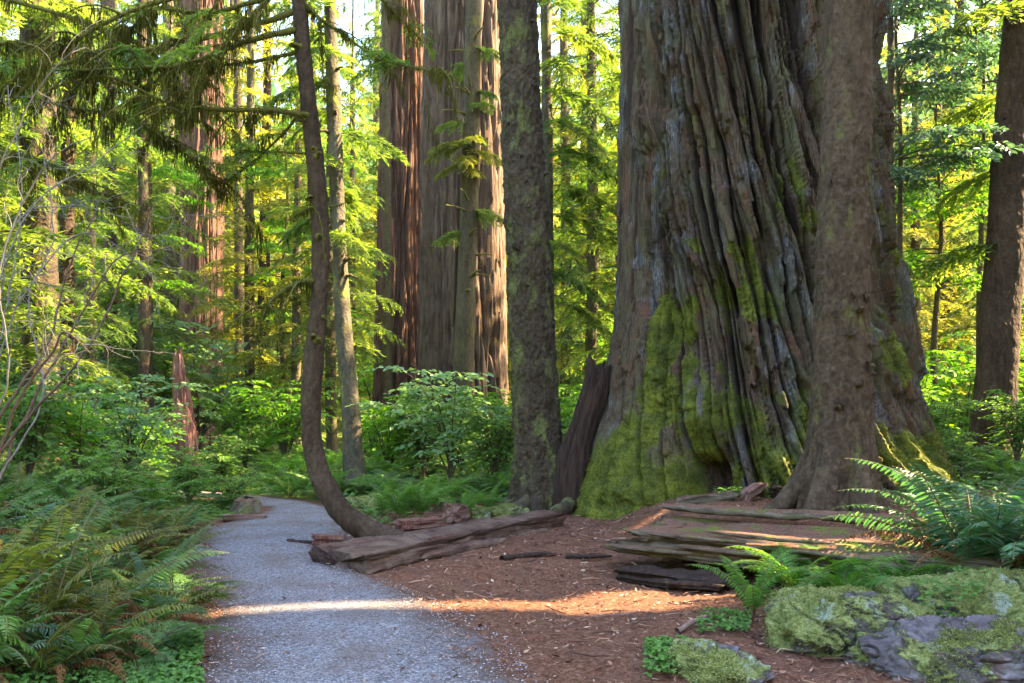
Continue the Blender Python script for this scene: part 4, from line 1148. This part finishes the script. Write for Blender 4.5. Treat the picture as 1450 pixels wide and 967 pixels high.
chip('dark root knot beside the foot of the brown scaly trunk', 3.45, 10.45, .5, .2, .18, 'dark_stump', .2, 37)
def stick(label, pts, r, mat='dark_stump'):
    P = np.array([[x, y, gz(x, y) + .02 + h] for x, y, h in pts])
    c = P.mean(0)
    t = thing('stick', label, 'stick', tuple(c))
    V, Fq = tube(spline(P - c, 24), r * (1 - .5 * np.linspace(0, 1, 24)), 8)
    V += .006 * noise(V[:, 0] * 20, V[:, 1] * 20, V[:, 2] * 20)[:, None]
    link('body', mk_mesh('body', V, Fq, [M[mat]]), t)
stick('thin dark stick lying across the gravel near the slab log', [(-2.5, 9.45, .02), (-2.2, 9.32, .02), (-1.95, 9.3, .02)], .025)
stick('short curved brown stick on bare earth near the pale-mossed boulder', [(1.12, 5.75, 0), (1.3, 5.9, .03), (1.42, 6.05, .04)], .022, 'chip')
stick('flat dark bark strip on bare earth near the old log', [(-.1, 8.3, 0), (.25, 8.6, .01), (.45, 8.75, .0)], .035)
stick('thin pale fallen twig on the bare earth', [(.6, 6.3, 0), (.75, 6.25, .01), (.95, 6.3, .01), (1.05, 6.4, 0)], .008, 'chip')
stick('dark broken stick on the earth between both big logs', [(.55, 8.6, 0), (.75, 8.5, .02), (1.0, 8.55, .01)], .03)

# ------------------------------------------------------------------ the bare twiggy shrub
def bare_shrub():
    bx, by = px(-30, 6.2), 6.2
    t = thing('bare_shrub', 'leafless shrub of tangled pale twigs and stout reddish stems over the ferns', 'shrub', (bx, by, gz(bx, by)))
    o = np.array(t.location)
    ends = [((60, 560), (40, 430), (75, 330), (60, 210)), ((20, 560), (70, 480), (100, 370), (150, 270)), ((30, 600), (95, 480), (165, 370), (240, 350)), ((-10, 520), (20, 380), (30, 250), (10, 120)),
            ((40, 590), (120, 500), (180, 380), (220, 290)), ((10, 540), (0, 380), (60, 240), (130, 190)), ((0, 500), (60, 380), (130, 330), (230, 400)), ((-40, 480), (-20, 300), (40, 150), (110, 60)),
            ((30, 560), (75, 500), (90, 470), (130, 500)), ((-20, 470), (40, 300), (120, 240), (200, 180)), ((0, 430), (20, 320), (90, 290), (190, 310))]
    for k, pts in enumerate(ends):
        d0 = 6.2; d1 = 5.6 + 1.8 * rs.rand()
        q = [(-30 + 25 * rs.randn(), 690, d0)] + [(u, v, d0 + (d1 - d0) * (i + 1) / 4) for i, (u, v) in enumerate(pts)]
        P = spline([at(*a) for a in q], 50)
        P += .022 * np.stack([noise(P[:, 2] * 5, k, 0), noise(P[:, 2] * 5, k, 3), noise(P[:, 0] * 6, k, 6)], -1)
        gq = Geo()
        thick = .011 if k in (1, 2, 4, 8) else .0055
        s = np.linspace(0, 1, 50)
        gq.tube(P - o, thick * (1 - .8 * s) + .0025, 7, 1 if k in (1, 2, 4, 8) else 0, .5)
        for j in range(8):
            i = int(14 + 34 * rs.rand()); p0 = P[i]; v = P[min(i + 1, 49)] - P[i - 1]; v /= np.linalg.norm(v)
            dr = v + .8 * rs.randn(3) * [1, .8, .8]; dr /= np.linalg.norm(dr)
            L = .2 + .55 * rs.rand(); n = 12; Q = [p0]
            for _ in range(n):
                dr = dr + .20 * rs.randn(3) + [0.03, 0, -.03]; dr /= np.linalg.norm(dr)
                Q.append(Q[-1] + dr * L / n)
            Q = np.array(Q)
            gq.tube(Q - o, .0034 * (1 - .6 * np.linspace(0, 1, n + 1)), 5, 0, .5)
            for _ in range(2):
                i2 = rs.randint(3, n); dr2 = dr + .9 * rs.randn(3); dr2 /= np.linalg.norm(dr2); R_ = [Q[i2]]
                for _ in range(6):
                    dr2 = dr2 + .25 * rs.randn(3); dr2 /= np.linalg.norm(dr2); R_.append(R_[-1] + dr2 * .035)
                gq.tube(np.array(R_) - o, .0019, 4, 0, .5)
        link('stem', gq.mesh('stem', [M['twig_grey'], M['twig_red']]), t)
bare_shrub()

# ------------------------------------------------------------------ ferns
def frond(L, npair, wid, e0, e1, seed, mat, lady=False, twist=0.0, dead=0.0):
    q = np.random.RandomState(seed)
    n = 60
    s = np.linspace(0, 1, n)
    el = np.radians(e0 + (e1 - e0) * s ** 1.25)
    dl = L / (n - 1)
    r = np.concatenate([[0], np.cumsum(np.cos(el[:-1]) * dl)]); z = np.concatenate([[0], np.cumsum(np.sin(el[:-1]) * dl)])
    side = twist * s ** 2 * L
    P = np.stack([r, side, z], -1)
    gq = Geo()
    V, Fq = tube(P, .0042 * (1.1 - s) + .001, 5); gq.add(V, Fq, 1)
    t = np.linspace(.14, .985, npair)
    pos = np.stack([np.interp(t, s, P[:, i]) for i in range(3)], -1)
    e = np.interp(t, s, el)
    T = np.stack([np.cos(e), 0 * e, np.sin(e)], -1); U = np.stack([-np.sin(e), 0 * e, np.cos(e)], -1)
    if lady:
        prof = np.clip(np.sin((t - .1) / .9 * math.pi * .92 + .25), 0, 1) ** .9
    else:
        prof = np.clip((t - .06) * 5, 0, 1) ** .6 * np.clip(1.03 - t ** 2.6, .04, 1)
    for sd in (1, -1):
        fw = .18 + .12 * q.randn(npair)
        dz = (-.18 if not dead else -.7) + (.10 + dead * .4) * q.randn(npair)
        D = T * fw[:, None] + np.array([0, sd, 0]) + U * dz[:, None]
        D /= np.linalg.norm(D, axis=1)[:, None]
        ll = wid * prof * (1 + .1 * q.randn(npair))
        rr = np.clip(.45 + .18 * q.randn(npair) + .12 * q.randn(), 0, 1)
        if not lady:
            w_ = np.minimum(L * .85 / npair * .8, ll * .3 + .004)
            gq.leaves(pos, D, U + .25 * q.randn(npair, 3), ll, w_, 0, rr, .12)
        else:
            k = 9
            sv = np.linspace(.08, 1, k)[None, :]
            Q = (pos[:, None] + D[:, None] * (ll[:, None] * sv)[..., None])
            Q[..., 2] -= .12 * ll[:, None] * sv ** 2
            for s2 in (1, -1):
                E = D[:, None] * .55 + T[:, None] * s2 + .12 * q.randn(npair, k, 3)
                lw = (ll[:, None] * .22 * (1.1 - sv) + .006)
                m_ = npair * k
                gq.diamonds(Q.reshape(-1, 3), E.reshape(-1, 3), np.repeat(U, k, 0) + .2 * q.randn(m_, 3), lw.ravel(), (lw * .5).ravel(), 0, np.repeat(rr, k))
    return gq.mesh('frond', [M[mat], M['fern_rachis']], False)
FR = {}
def FRP(kind, v):
    key = (kind, v)
    if key not in FR:
        q = np.random.RandomState(v * 7 + len(kind))
        if kind == 'lady':
            FR[key] = frond(.62, 20, .13, 60 + 18 * q.rand(), -25 + 20 * q.rand(), v, 'fern_bright', True, .1 * q.randn())
        elif kind == 'bracken':
            FR[key] = frond(.8, 20, .24, 60 + 18 * q.rand(), -30 + 20 * q.rand(), v, 'fern', True, .1 * q.randn())
        elif kind == 'dead':
            FR[key] = frond(.85, 40, .07, 35 + 20 * q.rand(), -70 + 20 * q.rand(), v, 'fern_brown', False, .25 * q.randn(), .7)
        else:
            FR[key] = frond(1.0, 35, .125, 62 + 20 * q.rand(), -28 + 34 * q.rand(), v, {'sword': 'fern', 'olive': 'fern_olive', 'teal': 'fern_teal', 'yellow': 'fern_yellow', 'bright': 'fern_bright'}[kind], False, .12 * q.randn())
    return FR[key]
def fern(x, y, size, label, group=None, kind='sword', n=14, dead=3, spread=(.0, .45), az0=0, azr=2 * math.pi, lift=0.0, parts=True, name='sword_fern'):
    t = thing(name, label, 'fern', (x, y, gz(x, y) + lift), group)
    for k in range(n + dead):
        isd = k >= n
        kd = 'dead' if isd else (kind if rs.rand() > .34 or kind != 'sword' else ('olive' if rs.rand() < .5 else 'teal' if rs.rand() < .6 else 'bright' if rs.rand() < .6 else 'yellow'))
        az = az0 + azr * (k + .7 * rs.rand()) / max(n, 1) if not isd else rs.rand() * 6.28
        s = size * (.7 + .45 * rs.rand())
        link('dead_frond' if isd else 'frond', FRP(kd, rs.randint(6)), t, (0, 0, .02), (.25 * rs.randn(), spread[0] + (spread[1] - spread[0]) * rs.rand() - .1, az), (s, s, s))
    return t
GRP_BANK = ('sword fern crowded in the dim bank along the gravel path', 'sword ferns of the bank along the path')
bank = [(70, 4.5, .85), (135, 4.8, .8), (195, 5.3, .75), (10, 4.9, 1.0), (215, 6.2, .8), (60, 4.9, 1.15), (-50, 4.3, 1.1), (140, 5.6, 1.1), (-20, 5.5, 1.15), (60, 6.2, 1.1), (155, 6.5, 1.0), (205, 6.9, .9), (100, 7.2, 1.0), (20, 7.3, 1.1), (170, 7.8, .95), (230, 8.2, .85), (90, 8.6, 1.0), (-60, 6.6, 1.2), (10, 9.2, 1.0), (190, 9.3, .9), (120, 10.2, .9), (255, 9.6, .75), (60, 11, .9), (-60, 9, 1.0)]
for u, d, s in bank:
    fern(px(u, d), d, s * .88, *GRP_BANK, 'sword' if rs.rand() < .8 else 'olive', 13, 8, (-.2, .5))
fern(px(238, 5.9), 5.9, .85, 'sword fern whose fronds reach out over the gravel path', None, 'bracken', 11, 1, (0, .6))
fern(px(195, 4.9), 4.9, .7, 'low fern with one bright frond at the very edge of the path', None, 'bracken', 9, 1, (.1, .6))
fern(px(-30, 5.0), 5.0, 1.05, 'tall yellow fern nearest the bare shrub', None, 'yellow', 8, 1, (-.25, .15))
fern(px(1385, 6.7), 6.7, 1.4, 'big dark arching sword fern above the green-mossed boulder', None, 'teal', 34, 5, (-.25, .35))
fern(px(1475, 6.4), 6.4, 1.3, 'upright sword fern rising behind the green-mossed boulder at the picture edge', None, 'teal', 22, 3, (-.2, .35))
fern(px(1285, 7.6), 7.6, .8, 'sword fern with withered fronds at the end of the old log', None, 'olive', 14, 9, (0, .6))
fern(px(1068, 6.1), 6.1, .6, 'small upright fern alone in front of the old log', None, 'bright', 8, 1, (-.3, .25))
for u, d, s, lab in ((1130, 6.75, 1.15, 'fine lacy bright fern spreading before the old log'), (1200, 6.45, 1.1, 'lacy bright fern between the old log and the pale-mossed boulder'), (1255, 6.6, 1.15, 'lacy fern under the withered sword fern'), (1185, 6.95, 1.2, 'lacy fern leaning over the needle-strewn top of the old log'), (1320, 6.4, .9, 'low lacy fern behind the green-mossed boulder')):
    fern(px(u, d), d, s, lab, None, 'lady', 11, 0, (0, .55), name='lady_fern')
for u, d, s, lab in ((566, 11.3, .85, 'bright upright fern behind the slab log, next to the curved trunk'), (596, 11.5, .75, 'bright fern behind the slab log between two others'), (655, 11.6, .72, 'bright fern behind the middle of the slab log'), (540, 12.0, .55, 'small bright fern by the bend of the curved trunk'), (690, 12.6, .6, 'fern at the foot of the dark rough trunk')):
    fern(px(u, d), d, s, lab, None, 'bright', 13, 1, (-.2, .3))

# rosettes in one mesh for the undergrowth further off
def rosette(kind, seed, n):
    q = np.random.RandomState(seed)
    Vs, Fs, Ms, Rs, off = [], [], [], [], 0
    for k in range(n):
        me = FRP(kind, q.randint(6))
        co = np.empty(len(me.vertices) * 3, np.float32); me.vertices.foreach_get('co', co); co = co.reshape(-1, 3)
        fi = np.empty(len(me.loops), np.int32); me.loops.foreach_get('vertex_index', fi)
        mi = np.empty(len(me.polygons), np.int32); me.polygons.foreach_get('material_index', mi)
        rv = np.empty(len(me.vertices), np.float32); me.attributes['rnd'].data.foreach_get('value', rv)
        a = 6.28 * (k + q.rand()) / n; b = -.1 + .5 * q.rand(); s = .7 + .5 * q.rand()
        x, y, z = co.T * s
        x, z = x * math.cos(b) + z * math.sin(b), -x * math.sin(b) + z * math.cos(b)
        Vs.append(np.stack([x * math.cos(a) - y * math.sin(a), x * math.sin(a) + y * math.cos(a), z], -1)); Fs.append(fi.reshape(-1, 4) + off); Ms.append(mi); Rs.append(rv); off += len(co)
    return mk_mesh('fern', np.concatenate(Vs), np.concatenate(Fs), list(FRP(kind, 0).materials), np.concatenate(Ms), {'rnd': np.concatenate(Rs)}, False)
for k in ('sword', 'bright', 'bracken', 'olive', 'teal'):
    for v in range(6): FRP(k, v)
ROS = [rosette('sword', 1, 14), rosette('bright', 2, 14), rosette('bracken', 3, 12), rosette('bright', 4, 15), rosette('sword', 5, 12)]
def far_fern(x, y, s, label, group, kinds=(0, 1, 3, 4)):
    o = link('fern', ROS[kinds[rs.randint(len(kinds))]], None, (x, y, gz(x, y)), (0, 0, rs.rand() * 6.28), (s, s, s))
    tag(o, label, 'fern', group)
def blocked(x, y, m=.25):
    l, r = path_edges(np.array([y])); l, r = float(l[0]), float(r[0])
    return l - m < x < r + m or (x - RW[0]) ** 2 + (y - RW[1]) ** 2 < 9.5 or (-1.6 < x < 1.7 and y < 13.0) or (1.2 < x < 5 and y < 11.5)
spots = [(80, -400, 330, 9.5, 19, 'fern in the green undergrowth beyond the dim bank of the path', 'ferns of the undergrowth beyond the bank', (0, 1, 2, 4)),
         (60, 380, 640, 13, 24, 'bright fern in the glade behind the curved trunk', 'ferns of the glade behind the curved trunk', (1, 3, 1, 2)),
         (30, 640, 860, 13.5, 24, 'fern in the undergrowth behind the dark rough trunk', 'ferns behind the dark rough trunk', (1, 3, 0)),
         (50, 1250, 1600, 8.5, 24, 'fern in the shade behind the big sword fern and leaning trunk', 'ferns around the leaning trunk', (0, 0, 1, 4))]
for n, u0, u1, d0, d1, lab, grp, kd in spots:
    c = 0
    while c < n:
        d = d0 + (d1 - d0) * rs.rand(); u = u0 + (u1 - u0) * rs.rand()
        x = px(u, d)
        c += 1
        if not blocked(x, d):
            far_fern(x, d, .55 + .45 * rs.rand(), lab, grp, kd)

# ------------------------------------------------------------------ leafy shrubs and small broadleaf trees
def shrub_mesh(seed, h, spread, nst, leaf, mat, per=16, stem_from=.25, flat=.5, name='foliage', lw=.55, arch=.35):
    q = np.random.RandomState(seed)
    gs, gl = Geo(), Geo()
    for k in range(nst):
        az = q.rand() * 6.28; R = spread * (.25 + .75 * q.rand()); H = h * (.65 + .4 * q.rand())
        s = np.linspace(0, 1, 14)
        P = np.stack([R * s ** 1.5 * math.cos(az), R * s ** 1.5 * math.sin(az), H * (s - arch * s ** 3)], -1) + .03 * np.cumsum(q.randn(14, 3) * s[:, None], 0)
        gs.tube(P, (.006 + .004 * h) * (1.1 - s), 5, 0)
        for j in range(per):
            t = stem_from + (1 - stem_from) * q.rand(); i = min(int(t * 13), 12)
            p0 = P[i] + (P[i + 1] - P[i]) * q.rand()
            a2 = q.rand() * 6.28; L = spread * (.16 + .3 * q.rand()) * (1.2 - .5 * t)
            m_ = max(5, int(L / leaf * 1.7))
            u = np.linspace(.15, 1, m_)
            Q = p0 + np.stack([L * u * math.cos(a2), L * u * math.sin(a2), L * (.25 * u - .35 * u ** 2)], -1)
            gs.tube(np.vstack([p0, Q]), .0022, 3, 0)
            sd = np.where(np.arange(m_) % 2 == 0, 1, -1)
            ang = a2 + sd * (.75 + .25 * q.randn(m_)); ang[-1] = a2
            D = np.stack([np.cos(ang), np.sin(ang), -.15 + .25 * q.randn(m_)], -1)
            Nn = np.stack([flat * q.randn(m_), flat * q.randn(m_), np.ones(m_)], -1)
            ll = leaf * (.7 + .6 * q.rand(m_))
            gl.leaves(Q, D, Nn, ll, ll * lw, 0, np.clip(.5 + .2 * q.randn(m_) + .15 * q.randn(), 0, 1), .12)
    return gs.mesh('stems', [M['twig']]), gl.mesh(name, [M[mat]], False)
SH = [shrub_mesh(1, 1.5, .85, 14, .075, 'broad', 16), shrub_mesh(2, 2.4, 1.1, 14, .09, 'broad', 20), shrub_mesh(3, 2.2, 1.1, 13, .085, 'broad_bright', 18), shrub_mesh(4, .7, .6, 14, .06, 'broad', 10),
      shrub_mesh(5, 2.6, 1.3, 12, .10, 'broad_pale', 20), shrub_mesh(6, 1.2, .8, 14, .07, 'broad_bright', 12)]
def shrub(u, d, k, s, label, group=None, name='shrub', z=1.0):
    x = px(u, d)
    t = thing(name, label, 'shrub', (x, d, gz(x, d)), group, rs.rand() * 6.28, s)
    t.scale[2] = s * z
    link('stems', SH[k][0], t); link('foliage', SH[k][1], t)
for u, d, k, s, lab in ((640, 16, 4, 1.3, 'pale green leafy shrub in front of the twin redwoods'), (700, 15.2, 1, 1.15, 'leafy shrub crowding the dark rough trunk on its sunny side'), (600, 17.5, 1, 1.15, 'leafy shrub between the pale grey trunk and the pale green shrub'),
                        (550, 18, 2, 1.15, 'yellow-green shrub below the reddish redwood'), (830, 17, 2, .95, 'bright shrub seen through the gap above the broken stump'), (805, 15.5, 1, .8, 'shrub just behind the broken stump'),
                        (110, 12.5, 2, 1.0, 'leafy thicket shrub below the grey trunk with the sunlit edge'), (40, 11.5, 1, 1.1, 'leafy shrub tangled with the reddish bare stems'), (185, 14, 4, 1.05, 'tall leafy shrub just before the red rotten snag'),
                        (215, 16.5, 2, 1.0, 'brighter shrub pressed against the red rotten snag'), (310, 16, 0, 1.0, 'low leafy shrub past the red rotten snag'), (395, 15.5, 5, .75, 'low bright shrub closing the bend of the path'), (440, 16.5, 5, .8, 'bright shrub seen just past the curved trunk'), (330, 13.4, 3, 1.0, 'small shrub at the mossy stump by the path bend'), (150, 10.6, 0, .9, 'leafy shrub rising from the fern bank'),
                        (265, 12.6, 0, .8, 'shrub overhanging the narrow bend of the path'), (1300, 18, 2, 1.5, 'bright lime maple shrub glowing behind the giant redwood'), (1365, 19, 2, 1.6, 'bright lime maple shrub close to the leaning trunk'),
                        (1320, 15, 1, .9, 'dark shrub below the lime maple'), (1290, 13.8, 0, .8, 'shrub beside the mossy flank of the giant redwood'), (1440, 15.3, 1, .9, 'leafy shrub just past the leaning trunk'), (1360, 13.5, 0, .8, 'low shrub at the foot of the leaning trunk')):
    shrub(u, d, k, s, lab)
for i in range(60):
    u = -150 + 1750 * rs.rand(); d = 18 + 16 * rs.rand()
    if blocked(px(u, d), d): continue
    shrub(u, d, rs.choice([0, 1, 2, 2, 5, 4]), .9 + .6 * rs.rand(), 'leafy shrub in the sunny undergrowth far behind the trunks', 'far undergrowth shrubs')

for i in range(46):
    u = -100 + 1650 * rs.rand(); d = 25 + 20 * rs.rand()
    if blocked(px(u, d), d): continue
    shrub(u, d, rs.choice([2, 4, 2]), 1.7 + 1.1 * rs.rand(), 'tall sunlit thicket shrub glowing deep in the wood', 'tall glowing shrubs deep in the wood')

def broad_tree(u, d, label, seed, h, mat, leaf, v_lo, v_hi, spread, nb, trunk_w=10, mossy=True):
    x = px(u, d); g0 = gz(x, d)
    t = thing('broadleaf_tree', label, 'tree', (x, d, g0))
    q = np.random.RandomState(seed)
    s = np.linspace(0, 1, 20)
    P = np.stack([.3 * noise(s * 2, seed, 0), .3 * noise(s * 2, seed, 5), h * s - .2], -1)
    V, Fq = tube(P, trunk_w * d / F / 2 * (1.15 - s), 12)
    link('trunk', mk_mesh('trunk', V, Fq, [M['bark_mossy']]), t)
    gl = Geo()
    zlo, zhi = pz(v_lo, d) - g0, pz(v_hi, d) - g0
    for k in range(nb):
        z = zlo + (zhi - zlo) * q.rand(); az = q.rand() * 6.28; L = spread * (.5 + .6 * q.rand())
        w_ = np.linspace(0, 1, 10)
        i0 = int(np.clip(z / h, 0, 1) * 19)
        B = P[i0] * [1, 1, 0] + np.stack([L * w_ * math.cos(az), L * w_ * math.sin(az), z + L * (.25 * w_ - .35 * w_ ** 2)], -1) + .04 * np.cumsum(q.randn(10, 3) * w_[:, None], 0)
        gl.tube(B, .022 * (1.1 - w_), 5, 1)
        if mossy: hang_moss(gl, B, 14, .05, .3, 2, .02, .03)
        for j in range(14):
            i = q.randint(2, 9); a2 = az + q.randn() * 1.0; l2 = .35 + .6 * q.rand(); m_ = 16
            u2 = np.linspace(.1, 1, m_)
            Q = B[i] + np.stack([l2 * u2 * math.cos(a2), l2 * u2 * math.sin(a2), l2 * (.2 * u2 - .5 * u2 ** 2)], -1) + .03 * q.randn(m_, 3)
            gl.tube(Q[::3], .003, 3, 1)
            ang = a2 + np.where(np.arange(m_) % 2 == 0, 1, -1) * (.8 + .3 * q.randn(m_))
            D = np.stack([np.cos(ang), np.sin(ang), -.35 + .35 * q.randn(m_)], -1)
            Nn = np.stack([.6 * q.randn(m_), .6 * q.randn(m_), np.ones(m_)], -1)
            ll = leaf * (.7 + .6 * q.rand(m_))
            gl.leaves(Q, D, Nn, ll, ll * .38, 0, np.clip(.5 + .22 * q.randn(m_), 0, 1), .15)
    link('crown', gl.mesh('crown', [M[mat], M['twig'], M['moss_hang']], False), t)
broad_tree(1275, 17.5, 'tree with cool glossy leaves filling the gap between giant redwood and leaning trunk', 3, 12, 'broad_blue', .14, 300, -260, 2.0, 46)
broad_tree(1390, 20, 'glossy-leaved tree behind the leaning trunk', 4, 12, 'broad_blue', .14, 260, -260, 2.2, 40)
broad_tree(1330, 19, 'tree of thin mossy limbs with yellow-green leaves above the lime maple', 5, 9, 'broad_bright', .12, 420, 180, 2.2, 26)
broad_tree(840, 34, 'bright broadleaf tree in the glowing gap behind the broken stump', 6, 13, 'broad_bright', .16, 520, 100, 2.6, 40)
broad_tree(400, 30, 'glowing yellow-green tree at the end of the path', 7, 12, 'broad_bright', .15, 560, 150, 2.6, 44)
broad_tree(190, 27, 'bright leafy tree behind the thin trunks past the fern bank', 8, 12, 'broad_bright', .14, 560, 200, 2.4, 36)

# ------------------------------------------------------------------ low ground cover
def cover():
    gl = Geo()
    n = 46000
    d = 3.9 + 24 * rs.rand(n) ** 1.6; u = -300 + 1950 * rs.rand(n)
    x, y = px(u, d), d
    l, r = path_edges(y)
    off = np.maximum(np.maximum(l - x, x - r), 0)
    ok = (off > .02 + .25 * rs.rand(n)) & ((x < l) | (y > 13) | (x > 3.9) | ((x < -1.2) & (y > 11)))
    ok &= ((x - RW[0]) ** 2 + (y - RW[1]) ** 2 > 8.4)
    x, y = x[ok], y[ok]; n = len(x)
    h = .03 + .22 * rs.rand(n) * np.clip(.5 + noise(x * .8, y * .8, 3), 0, 1)
    a = rs.rand(n) * 6.28
    D = np.stack([np.cos(a), np.sin(a), .2 * rs.randn(n)], -1)
    Nn = np.stack([.35 * rs.randn(n), .35 * rs.randn(n), np.ones(n)], -1)
    ll = (.03 + .035 * rs.rand(n)) * np.clip(y / 7, .8, 2.2)
    gl.leaves(np.stack([x, y, gh(x, y) + h], -1), D, Nn, ll, ll * .7, 0, None, .1)
    o = link('ground_cover', gl.mesh('ground_cover', [M['clover']], False))
    tag(o, 'low green leaves carpeting the forest floor off the path', 'ground cover', None, 'stuff')
    # sorrel: trefoil leaves by the path and beside the mound
    gl = Geo()
    def patch(u0, u1, d0, d1, n, hh=.09):
        d = d0 + (d1 - d0) * rs.rand(n); u = u0 + (u1 - u0) * rs.rand(n)
        x, y = px(u, d), d
        z = gh(x, y) + hh * (.4 + .8 * rs.rand(n))
        for k in range(3):
            a = rs.rand(n) * .6 + k * 2.094 + (x * 40)
            D = np.stack([np.cos(a), np.sin(a), -.15 + .1 * rs.randn(n)], -1)
            gl.leaves(np.stack([x, y, z], -1), D, np.tile([0., 0, 1], (n, 1)) + .25 * rs.randn(n, 3), .03, .03, 0, None, .1)
    patch(130, 285, 4.3, 5.6, 1500); patch(915, 985, 4.6, 5.4, 320, .07); patch(990, 1060, 5.6, 6.3, 160, .06); patch(1090, 1330, 6.0, 6.7, 500, .1); patch(0, 150, 4.2, 5, 500, .12)
    patch(1290, 1400, 5.4, 5.9, 120, .3); patch(1012, 1050, 10.3, 10.9, 50, .12)
    o = link('sorrel_leaves', gl.mesh('sorrel_leaves', [M['clover']], False))
    tag(o, 'patches of small three-part leaves at the path edge and round the boulders', 'sorrel', None, 'stuff')
cover()

# ------------------------------------------------------------------ air of the wood
def haze():
    lo, hi = (-430, -430, -40), (430, 430, 70)
    V = [(x, y, z) for z in (lo[2], hi[2]) for y in (lo[1], hi[1]) for x in (lo[0], hi[0])]
    Fq = [(0, 2, 3, 1), (4, 5, 7, 6), (0, 1, 5, 4), (2, 6, 7, 3), (0, 4, 6, 2), (1, 3, 7, 5)]
    m = bpy.data.materials.new('air'); m.use_nodes = True
    n = m.node_tree; n.nodes.remove(n.nodes['Principled BSDF'])
    v = n.nodes.new('ShaderNodeVolumePrincipled')
    v.inputs['Color'].default_value = (.95, .97, .9, 1); v.inputs['Density'].default_value = .0003; v.inputs['Anisotropy'].default_value = .3
    n.links.new(v.outputs[0], n.nodes['Material Output'].inputs['Volume'])
    o = link('haze', mk_mesh('haze', V, Fq, [m], None, None, False))
    o['kind'] = 'stuff'; o['label'] = 'thin sunlit haze filling the depth of the wood'
haze()
